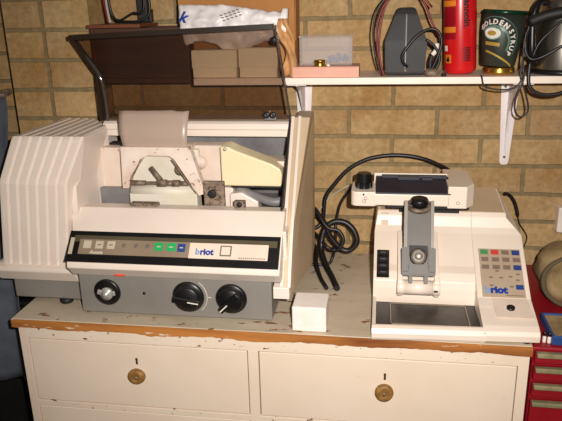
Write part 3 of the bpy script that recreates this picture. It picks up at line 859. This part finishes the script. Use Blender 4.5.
# ------------------------------------------------------------------ cables between the machines
b = B().tube([(-.13, -.05, .90), (-.088, -.045, .885), (-.067, -.035, .905), (-.060, -.032, .966), (-.035, -.032, 1.005), (.0, -.032, 1.045), (.045, -.032, 1.072), (.095, -.032, 1.084), (.146, -.032, 1.085), (.195, -.04, 1.078), (.235, -.06, 1.066), (.252, -.080, 1.060), (.262, -.092, 1.052), (.266, -.0995, 1.048)], .0054, n=10)
single('power_cable', b, 'cable', 'thick black cable arching up the brick wall behind the small machine head', 'cable')
b = B().tube([(.020, -.16, 1.03), (.016, -.06, 1.012), (.004, -.038, .99), (-.02, -.035, .95), (-.030, -.038, .90), (-.030, -.06, .86), (-.034, -.10, .825), (-.05, -.108, .8055), (-.11, -.112, .8055)], .0038, n=10)
single('signal_cable', b, 'cable', 'thinner black cable dropping from head knob end to the table', 'cable')
b = B().tube([(-.12, -.06, .958), (-.080, -.083, .940), (-.055, -.10, .915), (-.04, -.10, .88), (-.012, -.10, .848), (.010, -.10, .845), (.028, -.10, .868), (.020, -.095, .898), (-.004, -.09, .918), (-.035, -.09, .918), (-.058, -.095, .895), (-.064, -.11, .85), (-.05, -.15, .825), (-.03, -.20, .812), (-.012, -.262, .8085)], .0075, n=10)
single('coiled_cable', b, 'cable', 'heavy black cable looped in a coil with one end lying on the table', 'cable')
b = B().tube([(-.12, -.06, .90), (-.078, -.085, .878), (-.05, -.118, .86), (-.03, -.115, .85), (-.015, -.118, .857), (-.006, -.115, .880), (-.02, -.11, .902), (-.045, -.11, .908), (-.064, -.10, .928), (-.082, -.082, .95), (-.115, -.06, .965)], .005, n=10)
b.tube([(-.12, -.06, .86), (-.082, -.085, .845), (-.074, -.15, .826), (-.058, -.20, .8065), (-.038, -.258, .8065)], .0055, n=10)
single('mains_lead', b, 'cable', 'black mains lead bunched beside the big machine inside the coil', 'cable')
b = B().tube([(-.12, -.05, .905), (-.080, -.03, .930), (-.045, -.012, .965), (-.01, -.012, .99), (.012, -.012, 1.0), (.03, -.05, 1.01)], .0022, n=8)
single('thin_wire', b, 'whitecable', 'thin pale wire crossing the bricks below the cable arch', 'wire')
b = B().tube([(.40, -.04, .99), (.412, -.03, .985), (.424, -.028, .972), (.434, -.028, .950), (.444, -.028, .911), (.452, -.024, .897), (.466, -.020, .876), (.470, -.018, .86), (.462, -.02, .83), (.455, -.02, .7945)], [.0045]*40+[.0015]*60, n=8)
single('tapering_lead', b, 'cable', 'black lead hanging behind the right edge of the keypad machine', 'cable')
sk = root('wall_socket', 'white socket box on the brick wall at far right edge', 'socket', (.585, -.015, .92))
obj('box', B().box(.539, .625, -.03, -.0005, .884, .952, .004), 'white', sk)
obj('switch', B().box(.560, .575, -.034, -.0302, .922, .938, .001), 'white', sk)
b = B()
for q in ((.59, .598, .925, .928), (.575, .583, .9, .903), (.60, .608, .9, .903)): b.box(q[0], q[1], -.0308, -.03, q[2], q[3])
obj('pin_holes', b, 'matblack', sk)

# ------------------------------------------------------------------ white wall shelf and what stands on it
ST = 1.299
sh = root('wall_shelf', 'long white laminate shelf fixed on the brick wall above the machines', 'shelf', (.2, -.08, 1.29))
obj('board', B().box(-.365, .95, -.167, -.001, 1.283, ST, .0012), 'shelfwhite', sh)
for i, x in enumerate((-.117, .398)):
    w = .0225
    b = B().prism([(x-w, 1.2825), (x+w, 1.2825), (x+.011, 1.065 if i else 1.07), (x+.007, 1.058), (x-.007, 1.058), (x-.011, 1.065)], -.004, -.0005, 'y')
    bk = obj('bracket', b, 'whitebracket', sh)
    b = B().prism([(-.004, 1.2825), (-.15, 1.2825), (-.15, 1.278), (-.10, 1.262), (-.03, 1.20), (-.012, 1.14), (-.004, 1.075)], x-.003, x+.003)
    b.box(x-w, x+w, -.155, -.001, 1.2795, 1.2828, .0005)
    obj('rib', b, 'whitebracket', bk)
    b = B()
    for dx, z in ((-.011, 1.257), (.011, 1.264), (0.0, 1.078)):
        b.lathe([(0, 0), (.0034, 0), (.0034, .0012), (0, .0018)], (x+dx, -.004, z), (0, -1, 0), 12)
    obj('screw', b, 'wornsteel', bk)

# dark wall cabinet behind the lid
wc = root('dark_wall_box', 'dark reddish brown wooden box fixed on the wall behind the smoked lid', 'box', (-.50, -.06, 1.285))
b = B().box(-.632, -.382, -.012, -.0005, 1.285, 1.418, .001).box(-.632, -.382, -.132, -.012, 1.285, 1.297, .001)
b.box(-.632, -.622, -.132, -.012, 1.297, 1.418, .001).box(-.392, -.382, -.132, -.012, 1.297, 1.418, .001)
obj('shell', b, 'darkwood', wc)
obj('front_panel', B().box(-.6215, -.3925, -.131, -.122, 1.2975, 1.4175, .001), 'darkwood', wc)
obj('lid_board', B().box(-.636, -.50, -.138, -.001, 1.4185, 1.427, .001), 'redwood', wc)
b = B().box(-.542, -.516, -.034, -.001, 1.43, 2.1, .002)
b.box(-.548, -.51, -.02, -.001, 1.428, 1.46, .002)
single('metal_upright', b, 'charcoal', 'dark metal upright on the brick wall behind the coiled wires', 'post', loc=(-.53, -.02, 1.43))
b = B().tube([(-.60, -.07, 1.50), (-.598, -.07, 1.46), (-.585, -.07, 1.435), (-.56, -.072, 1.4315), (-.53, -.074, 1.4315), (-.50, -.07, 1.445), (-.495, -.07, 1.48), (-.51, -.07, 1.52), (-.56, -.07, 1.54), (-.595, -.07, 1.525)], .0035, n=8, closed=True)
b.tube([(-.606, -.08, 1.50), (-.60, -.08, 1.455), (-.575, -.08, 1.4355), (-.55, -.08, 1.445), (-.535, -.08, 1.452), (-.515, -.08, 1.452), (-.505, -.08, 1.47), (-.51, -.08, 1.51), (-.56, -.08, 1.53)], .003, n=8, closed=True)
single('wire_coil', b, 'cable', 'coil of dark wire on the reddish board at top left', 'wire')
b = B().tube([(-.600, -.09, 1.52), (-.594, -.10, 1.47), (-.585, -.11, 1.43)], .0032, n=8, m='whitecable')
b.tube([(-.608, -.09, 1.52), (-.600, -.10, 1.47), (-.590, -.11, 1.4305)], .0025, n=8, m='redcable')
single('twin_wire', b, 'whitecable', 'pale and red twin wire running down in front of the dark coil', 'wire')

# cream cartons seen through the lid
for i, (x0, x1) in enumerate(((-.372, -.2605), (-.2565, -.162))):
    ct = root('carton', ['cream carton with lid on the shelf, wider left one behind smoked lid', 'cream carton with lid on the shelf, right one behind smoked lid'][i], 'carton', ((x0+x1)/2, -.11, ST), 'cream cartons behind the smoked lid')
    obj('box', B().box(x0+.002, x1-.002, -.148, -.095, ST+.0003, 1.322, .001), 'carton', ct)
    obj('lid', B().box(x0, x1, -.150, -.093, 1.3215, 1.368 if i else 1.364, .002), 'carton', ct)
# brown cardboard box with a white bag bulging out
cb = root('cardboard_box', 'brown cardboard box on shelf with a white plastic bag across its top', 'box', (-.27, -.05, ST))
b = B().box(-.415, -.128, -.085, -.004, ST+.0003, 1.455, .0015)
obj('shell', b, 'cardboard', cb)
obj('flap', B().box(-.415, -.128, -.0885, -.0865, 1.40, 1.53, .0005), 'cardboard', cb)
obj('flap', B().box(-.1275, -.1255, -.085, -.01, 1.38, 1.50, .0005), 'cardboard', cb)
t = bmesh.new(); nx, nz = 48, 18; g = []
def bagtop(u): return 1.4685-.008*u-.020*max(0, u-.45)*1.6+(.012 if u > .95 else 0)
for j in range(nz+1):
    row = []
    for i in range(nx+1):
        u, v = i/nx, j/nz
        zt = bagtop(u); zb = 1.372+.012*math.sin(u*9)
        z = zb+(zt-zb)*v
        y = -.128-.016*math.sin(v*PI)-.010*noise.noise(Vector((u*9, v*4, 0)))-.004*noise.noise(Vector((u*30, v*16, 0)))
        row.append(t.verts.new((-.401+.262*u+.010*(1-v)*(1 if u < .1 else 0), y, z+.004*noise.noise(Vector((u*14, v, 5))))))
    g.append(row)
for j in range(nz):
    for i in range(nx): t.faces.new((g[j][i], g[j][i+1], g[j+1][i+1], g[j+1][i])).smooth = True
r = bmesh.ops.extrude_face_region(t, geom=t.faces[:])
for v in [e for e in r['geom'] if isinstance(e, bmesh.types.BMVert)]: v.co.y += .03
bmesh.ops.recalc_face_normals(t, faces=t.faces)
pb = root('plastic_bag', 'crumpled white plastic bag with blue lettering lying over the brown box', 'bag', (-.27, -.12, 1.40))
obj('bag', B().add(t), 'bag', pb)
def bgt(x0, z0, rot=0):
    c_, s_ = math.cos(rot), math.sin(rot)
    return lambda c: (x0+c.x*c_-c.y*s_, -.150-c.z, z0+c.x*s_+c.y*c_)
b = B().text('k', .035, bgt(-.398, 1.432, -.2), 'inkblue', shear=.4, bold=.001, depth=.0015)
obj('print', b, 'inkblue', pb)
b = B()
for i in range(5):
    for j in range(3): b.box(-.296+i*.010+j*.003, -.290+i*.010+j*.003, -.1502, -.148, 1.442+i*.003-j*.006, 1.4445+i*.003-j*.006)
obj('small_print', b, 'inkgrey', pb)
# strip of crumpled kraft paper at the shelf end
t = bmesh.new(); g = []
for j in range(19):
    v = j/18; row = []
    for i in range(7):
        u = i/6-.5
        w = .030-.008*abs(v-.6)+.006*math.sin(v*11)
        row.append(t.verts.new((-.135+u*w+.008*math.sin(v*5)-.004, -.150+.010*math.cos(u*7+v*8)+.004*noise.noise(Vector((u*6, v*9, 0))), ST+.002+.132*v)))
    g.append(row)
for a, c3 in zip(g, g[1:]):
    for i in range(6): t.faces.new((a[i], a[i+1], c3[i+1], c3[i])).smooth = True
r = bmesh.ops.extrude_face_region(t, geom=t.faces[:])
for v in [e for e in r['geom'] if isinstance(e, bmesh.types.BMVert)]: v.co.y += .002
bmesh.ops.recalc_face_normals(t, faces=t.faces)
single('kraft_paper', B().add(t), 'kraft', 'crumpled brown paper strip standing between the lid and clear plastic box', 'paper', loc=(-.135, -.15, ST))

# pink card box, clear box, brass ring
b = B().box(-.126, .0295, -.160, -.075, ST+.0003, 1.3215, .001)
pk_ = root('pink_box', 'flat salmon pink card box on the white shelf under clear box', 'box', (-.05, -.115, ST))
obj('box', b, 'pinkcard', pk_)
obj('lid_flap', B().box(-.127, .030, -.1605, -.074, 1.3215, 1.3235, .0005), 'pinkcard', pk_)
cbx = root('clear_plastic_box', 'clear plastic box holding small blue parts on the pink box', 'box', (-.05, -.10, 1.3235))
b = B()
z0, z1 = 1.3238, 1.388
b.box(-.112, .012, -.128, -.080, z0, z0+.002)
b.box(-.112, .012, -.128, -.1265, z0+.002, z1).box(-.112, .012, -.0815, -.080, z0+.002, z1)
b.box(-.112, -.1105, -.1265, -.0815, z0+.002, z1).box(.0105, .012, -.1265, -.0815, z0+.002, z1)
obj('tub', b, 'clearbox', cbx)
obj('lid', B().box(-.114, .014, -.130, -.078, z1, z1+.0045, .001), 'clearbox', cbx)
b = B()
for i in range(46):
    x = -.045+random.random()*.048; hgt = .004+random.random()*.016*(1-abs((x+.02)/.03)**2*.6)
    b.lathe([(0, 0), (.003, .0005), (.0035, .003), (0, .005)], (x, -.118+random.random()*.028, z0+.003+hgt), (random.random()-.5, random.random()-.5, 1), 8)
pt = single('blue_fittings', b, 'bluebits', 'heap of small pale blue fittings inside the clear box', 'fittings', loc=(-.02, -.10, 1.326)); pt['kind'] = 'stuff'
b = B().lathe([(.006, 0), (.0125, 0), (.0135, .001), (.0125, .003), (.0125, .010), (.0138, .012), (.0128, .0145), (.006, .0145), (.006, 0)], (-.062, -.146, 1.3238), n=28)
single('brass_bush', b, 'brass', 'small ribbed brass bush on the front of the pink box', 'bush', loc=(-.062, -.146, 1.324))
b = B().lathe([(0, 0), (.0045, .0005), (.005, .003), (.003, .0055), (0, .006)], (-.043, -.149, 1.3237), (.3, 0, 1), 12)
single('white_bead', b, 'white', 'tiny white bead right of the brass bush on pink box', 'bead', loc=(-.043, -.149, 1.324))

# black tapered box (on shelf) with cables around it
mt_ = root('tapered_black_box', 'tapered charcoal plastic box with light centre ridge standing on the shelf', 'box', (.135, -.085, ST))
b = B(); t = bmesh.new()
lv = [(ST+.0005, .042, .042), (1.306, .045, .044), (1.36, .0475, .043), (1.378, .0475, .042), (1.435, .0255, .030), (1.448, .0205, .024), (1.4505, .016, .018)]
rg = []
for z, hx, hy in lv:
    rg.append([t.verts.new((.135+sx*hx, -.088+sy*hy, z)) for sx, sy in ((-1, -1), (-.05, -1.05), (.05, -1.05), (1, -1), (1, 1), (-1, 1))])
for a, c4 in zip(rg, rg[1:]):
    for i in range(6): t.faces.new((a[i], a[(i+1) % 6], c4[(i+1) % 6], c4[i]))
t.faces.new(rg[0][::-1]); t.faces.new(rg[-1])
bmesh.ops.recalc_face_normals(t, faces=t.faces)
bmesh.ops.bevel(t, geom=t.edges[:], offset=.0015, segments=2, affect='EDGES')
obj('casing', b.add(t), 'charcoal', mt_)
b = B().tube([(.135, -.1335, 1.315), (.135, -.1335, 1.36), (.135, -.1315, 1.380), (.135, -.119, 1.436)], .0020, n=8)
obj('centre_ridge', b, 'greykey2', mt_, 'pale centre ridge')
obj('base_screw', B().lathe([(0, 0), (.004, 0), (.004, .001), (0, .002)], (.1355, -.1345, 1.311), (0, -1, 0), 12), 'wornsteel', mt_)
b = B().tube([(.140, -.142, 1.320), (.130, -.146, 1.330), (.127, -.148, 1.345), (.136, -.149, 1.362), (.158, -.146, 1.388), (.185, -.142, 1.403), (.205, -.142, 1.398), (.214, -.142, 1.375), (.208, -.142, 1.345), (.196, -.140, 1.315), (.192, -.138, 1.302)], .0035, n=8)
b.tube([(.180, -.13, 1.38), (.198, -.130, 1.366), (.212, -.130, 1.342), (.208, -.130, 1.318), (.194, -.130, 1.3025)], .0035, n=8)
single('black_lead', b, 'cable', 'black lead curling in front of the tapered box onto the shelf', 'cable')
b = B().tube([(.084, -.142, 1.301), (.082, -.142, 1.312), (.075, -.142, 1.335), (.070, -.142, 1.37), (.069, -.14, 1.41), (.082, -.14, 1.455), (.11, -.138, 1.482), (.15, -.136, 1.487), (.175, -.136, 1.455), (.19, -.136, 1.420), (.208, -.136, 1.388)], .0024, m='redcable', n=8)
b.tube([(.088, -.146, 1.301), (.079, -.146, 1.325), (.074, -.146, 1.37), (.078, -.144, 1.42), (.09, -.144, 1.462), (.12, -.142, 1.490), (.15, -.138, 1.492), (.19, -.136, 1.45)], .0024, m='redcable', n=8)
b.tube([(.082, -.150, 1.301), (.070, -.150, 1.335), (.062, -.150, 1.37), (.060, -.15, 1.405), (.07, -.15, 1.45), (.10, -.148, 1.483), (.14, -.144, 1.496)], .0022, m='cable', n=8)
b.mats = ['redcable', 'cable']
single('red_black_wires', b, 'redcable', 'red and black wires looping over the left of the tapered box', 'wire')
b = B().tube([(.196, -.125, 1.345), (.204, -.125, 1.355), (.206, -.122, 1.37)], .0055, n=10, m='white').tube([(.196, -.125, 1.345), (.192, -.127, 1.328), (.194, -.127, 1.312)], .0045, n=10, m='charcoal')
single('white_plug', b, 'white', 'white and grey plug in the tangle beside the red can', 'plug')
b = B().lathe([(0, 0), (.011, 0), (.0145, .005), (.0135, .012), (.008, .017), (0, .018)], (.194, -.150, ST+.0003), n=18, sx=1.15, sy=.75)
single('bronze_knob', b, 'wornsteel', 'small brownish metal knob on shelf edge by the red can', 'knob', loc=(.196, -.15, ST))
b = B().lathe([(0, 0), (.005, 0), (.006, .003), (.004, .007), (0, .007)], (.2215, -.158, ST+.0003), n=14)
single('dark_button', b, 'matblack', 'small dark button on shelf edge under the red can', 'button', loc=(.2215, -.158, ST))

# red spray can
cc = Vector((.2635, -.100)); CR = .0365
can = root('spray_can', 'red aerosol can with orange bands and vertical black lettering on shelf', 'spray can', (cc.x, cc.y, ST))
b = B().lathe([(0, 0), (.030, 0), (.0345, .004), (CR, .012), (CR, .205), (.036, .215), (.024, .222), (0, .222)], (cc.x, cc.y, ST+.0003), n=48)
obj('body', b, 'redplastic', can)
obj('cap', B().lathe([(0, 0), (.024, 0), (.024, .026), (.02, .030), (0, .030)], (cc.x, cc.y, ST+.2225), n=32), 'white', can)
def on_can(cen, R, a0):
    """wrap flat (x right, z up) onto a cylinder facing the room"""
    def f(x, z, h): 
        a = a0+x/R
        return (cen[0]+(R+h)*math.sin(a), cen[1]-(R+h)*math.cos(a), z)
    return f
oc = on_can(cc, CR, -.05)
def cband(b, x0, x1, z0, z1, h=.0005, m=None, f=oc, n=14):
    t = bmesh.new(); A = []
    for i in range(n+1):
        x = x0+(x1-x0)*i/n
        A.append([t.verts.new(f(x, z0, 0)), t.verts.new(f(x, z1, 0)), t.verts.new(f(x, z1, h)), t.verts.new(f(x, z0, h))])
    for a, c5 in zip(A, A[1:]):
        for k in range(4): t.faces.new((a[k], a[(k+1) % 4], c5[(k+1) % 4], c5[k]))
    t.faces.new(A[0]); t.faces.new(A[-1][::-1])
    bmesh.ops.recalc_face_normals(t, faces=t.faces)
    return b.add(t, m)
b = cband(B(), -.054, -.012, 1.378, 1.500, .0004, 'crimson')
obj('dark_panel', b, 'crimson', can)
can.rotation_euler.y = math.radians(-3.2); can.location.z += .0022
for z0 in (1.393, 1.450):
    obj('orange_band', cband(B(), -.054, -.012, z0, z0+.0125, .0008), 'orange', can)
b = cband(B(), -.040, -.023, 1.325, 1.344, .0008)
fl = obj('flame_label', b, 'orange', can)
b = B().prism([(-.0315-.004, 1.328), (-.0315+.004, 1.328), (-.0315+.0045, 1.333), (-.0315+.001, 1.341), (-.0315-.002, 1.336), (-.0315-.0045, 1.333)], .0008, .0014, 'y', fn=lambda c: oc(c.x, c.z, c.y))
obj('flame_mark', b, 'inkblack', fl)
b = cband(B(), -.044, -.034, 1.352, 1.364, .0008)
obj('white_mark', b, 'inkwhite', can)
def vert(f, x0, z0, sgn=1):
    return lambda c: f(x0+c.y, z0-c.x, .0006+c.z)
def vert_up(c): return oc(.006+c.y, 1.484-c.x, .0006+c.z)
b = B().text('Trannoin.', .0215, vert_up, 'inkblack', bold=.0008)
obj('vertical_lettering', b, 'inkblack', can)
b = B()
for j in range(9): cband(b, .004, .0215, 1.328+j*.0036, 1.3302+j*.0036, .0008, n=5)
obj('small_print', b, 'inkblack', can)

# syrup tin tilted on a gold jar lid
single('gold_jar_lid', B().lathe([(0, 0), (.032, 0), (.0345, .002), (.0345, .008), (.033, .0105), (.0345, .013), (.033, .0155), (0, .0155)], (.3505, -.106, ST+.0003), n=40), 'gold', 'shiny gold jar lid on shelf beneath the dark green tin', 'lid', loc=(.35, -.106, ST))
tin = root('syrup_tin', 'dark green and gold syrup tin with white lettering leaning beside the red can', 'tin', (.3495, -.106, 1.3165))
TR = .0475; TH = .117
tl = math.radians(4)
TM = Matrix.Translation((.3455, -.106, 1.3185)) @ Matrix.Rotation(tl, 4, 'Y')
def tinf(x, z, h):
    a = -.0+x/TR; r_ = (TR*(.80+.2*min(1, z/.075)))+h
    return TM @ Vector((r_*math.sin(a), -r_*math.cos(a), z))
def tlathe(b, prof, m=None, n=44):
    q = B().lathe(prof, n=n, m=m); t = q.bm
    return b.add(t, m, TM)
obj('body', tlathe(B(), [(0, .0), (TR*.76, 0), (TR*.80, .002), (TR*.92, .045), (TR, .075), (TR, TH), (0, TH)]), 'greentin', tin)
obj('rim', tlathe(B(), [(TR*.9, TH-.001), (TR+.002, TH-.003), (TR+.0025, TH+.001), (TR+.0005, TH+.005), (TR-.004, TH+.004), (0, TH+.002)]), 'greenrim', tin)
def ell(b, cx, cz, rx, rz, h, m):
    pts = [(cx+rx*math.cos(2*PI*i/28), cz+rz*math.sin(2*PI*i/28)) for i in range(28)]
    return b.prism(pts, h-.0005, h, 'y', m=m, fn=lambda c: tinf(c.x, c.z, c.y))
b = ell(B(), -.029, .072, .0215, .0150, .0012, 'teal'); ell(b, -.029, .072, .0185, .0120, .0020, 'inkwhite'); ell(b, -.030, .072, .010, .0055, .0026, 'goldink')
obj('oval_emblem', b, 'inkwhite', tin)
b = B()
def arcband(b, cx, cz, R0, R1, a0, a1, h, m):
    n = 24; t = bmesh.new(); A = []
    for i in range(n+1):
        a = math.radians(a0+(a1-a0)*i/n)
        A.append([t.verts.new(tinf(cx+R*math.cos(a), cz+R*math.sin(a), hh)) for R, hh in ((R0, .0003), (R1, .0003), (R1, h), (R0, h))])
    for p, q in zip(A, A[1:]):
        for k in range(4): t.faces.new((p[k], p[(k+1) % 4], q[(k+1) % 4], q[k]))
    t.faces.new(A[0]); t.faces.new(A[-1][::-1]); bmesh.ops.recalc_face_normals(t, faces=t.faces)
    b.add(t, m)
CX_, CZ_ = -.026, .051
arcband(b, CX_, CZ_, .034, .0385, -25, 140, .0008, 'teal')
arcband(b, CX_, CZ_, .0560, .0572, -25, 125, .0008, 'teal')
obj('label_arc', b, 'teal', tin)
b = B()
for ch, dg in zip('GOLDENSYRUP', (136, 120, 104, 89, 73, 56, 36, 20, 5, -11, -27)):
    a = math.radians(dg); R = .0405
    def pf(c, a=a, R=R):
        x = CX_+(R+c.y)*math.cos(a)+c.x*math.sin(a)
        z = CZ_+(R+c.y)*math.sin(a)-c.x*math.cos(a)
        return tinf(x, z, .0010+c.z)
    b.text(ch, .0155, pf, 'inkwhite', bold=.0005, align='CENTER', res=2)
obj('curved_lettering', b, 'inkwhite', tin)
b = B()
for k in (0, 1):
    t = bmesh.new(); A = []
    for i in range(15):
        u = i/14
        if k == 0: x = -.046+.036*u; z = .046-.002*u; w = .0075
        else: x = -.044+.074*u; z = .030-.030*u**1.4; w = .0045
        A.append([t.verts.new(tinf(x, z, .0003)), t.verts.new(tinf(x, z+w, .0003)), t.verts.new(tinf(x, z+w, .001)), t.verts.new(tinf(x, z, .001))])
    for p, q in zip(A, A[1:]):
        for k2 in range(4): t.faces.new((p[k2], p[(k2+1) % 4], q[(k2+1) % 4], q[k2]))
    t.faces.new(A[0]); t.faces.new(A[-1][::-1]); bmesh.ops.recalc_face_normals(t, faces=t.faces)
    b.add(t)
obj('gold_ribbon', b, 'goldink', tin)

# steel jug kettle
kt = root('steel_kettle', 'brushed steel kettle with black base and handle at the right end of shelf', 'kettle', (.50, -.088, ST))
kx, ky = .497, -.088
obj('base', B().lathe([(0, 0), (.077, 0), (.080, .002), (.080, .008), (.077, .010), (0, .010)], (kx, ky, ST+.0003), n=48), 'black', kt)
obj('body', B().lathe([(0, .0102), (.076, .0102), (.077, .013), (.073, .08), (.067, .15), (.063, .168), (0, .168)], (kx, ky, ST), n=56), 'steel', kt)
obj('lid', B().lathe([(0, .168), (.064, .168), (.064, .174), (.05, .184), (.012, .188), (.012, .198), (0, .2)], (kx, ky, ST), n=40), 'black', kt)
obj('handle', B().tube([(.442, -.105, 1.452), (.428, -.122, 1.458), (.414, -.135, 1.446), (.408, -.140, 1.42), (.409, -.142, 1.385), (.412, -.142, 1.350), (.418, -.132, 1.328), (.424, -.125, 1.325)], .0085, n=12), 'black', kt)
# headset / adaptor leads hung over the kettle
b = B().tube([(.398, -.160, 1.415), (.43, -.170, 1.428), (.47, -.178, 1.436), (.52, -.180, 1.444), (.58, -.168, 1.452)], [.012]*30, n=12)
single('headband', b, 'matblack', 'thick black padded band draped across the top of the kettle', 'headband')
b = B().tube([(.398, -.158, 1.409), (.392, -.160, 1.38), (.395, -.162, 1.35), (.408, -.164, 1.336), (.43, -.170, 1.342), (.47, -.175, 1.366), (.52, -.175, 1.392), (.57, -.168, 1.415)], .0032, n=8)
b.tube([(.47, -.172, 1.425), (.445, -.172, 1.40), (.42, -.170, 1.372), (.408, -.168, 1.34)], .0028, n=8)
single('diagonal_cord', b, 'cable', 'black cord running diagonally across the steel kettle', 'cord')
b = B().tube([(.392, -.163, 1.40), (.388, -.165, 1.35), (.392, -.167, 1.31), (.393, -.1715, 1.292), (.386, -.173, 1.272), (.379, -.173, 1.245), (.381, -.173, 1.222), (.392, -.173, 1.210), (.405, -.173, 1.216), (.408, -.173, 1.232), (.400, -.173, 1.262), (.390, -.1725, 1.288), (.386, -.168, 1.305), (.39, -.166, 1.36)], .0021, n=8)
single('hanging_cord_loop', b, 'cable', 'thin dark cord loop hanging below the shelf in front of right bracket', 'cord')
b = B().tube([(.404, -.168, 1.33), (.403, -.1715, 1.300), (.406, -.1735, 1.280), (.418, -.174, 1.266), (.44, -.174, 1.259), (.47, -.174, 1.262), (.50, -.173, 1.275), (.53, -.1715, 1.292), (.54, -.165, 1.31)], .0042, n=8)
single('sagging_cord', b, 'cable', 'black cord sagging in a curve under the shelf edge beneath kettle', 'cord')
b = B().tube([(.303, -.165, 1.3015), (.304, -.1715, 1.295), (.310, -.1725, 1.279), (.332, -.173, 1.272), (.358, -.173, 1.271), (.378, -.173, 1.277), (.388, -.172, 1.291), (.395, -.168, 1.312)], .002, n=8)
single('dipping_cable', b, 'cable', 'thin black cord dipping below shelf edge under the tin', 'cord')

# ------------------------------------------------------------------ camera, flash, ambient
cam = D.cameras.new('camera'); co = D.objects.new('camera', cam); COL.objects.link(co)
cam.sensor_fit = 'HORIZONTAL'; cam.sensor_width = 36; cam.lens = 637.157*36/562
yaw, pitch, roll = -.158895, .312665, -.0246608
f = Vector((math.sin(yaw)*math.cos(pitch), math.cos(yaw)*math.cos(pitch), -math.sin(pitch)))
r0 = Vector((math.cos(yaw), -math.sin(yaw), 0)); u0 = r0.cross(f)
r1 = math.cos(roll)*r0+math.sin(roll)*u0; u1 = -math.sin(roll)*r0+math.cos(roll)*u0
mw = Matrix((r1, u1, -f)).transposed().to_4x4(); mw.translation = (.0811, -1.67006, 1.46377)
co.matrix_world = mw; cam.clip_start = .02
SC.camera = co

fl_ = D.lights.new('camera_flash', 'SPOT'); fl_.energy = 108; fl_.color = (1, .95, .885)
fl_.spot_size = math.radians(92); fl_.spot_blend = 1; fl_.shadow_soft_size = .012
fo = D.objects.new('camera_flash', fl_); COL.objects.link(fo)
fo.location = Vector(mw.translation)+r1*.075+u1*.05
aim = Vector((-.04, -.30, 1.02))
fo.rotation_euler = (aim-fo.location).to_track_quat('-Z', 'Y').to_euler()

w = D.worlds.new('room_air'); SC.world = w; w.use_nodes = True
w.node_tree.nodes['Background'].inputs[0].default_value = (1, .85, .68, 1)
w.node_tree.nodes['Background'].inputs[1].default_value = .10

SC.view_settings.view_transform = 'Standard'; SC.view_settings.look = 'None'
SC.view_settings.exposure = 0; SC.view_settings.gamma = 1
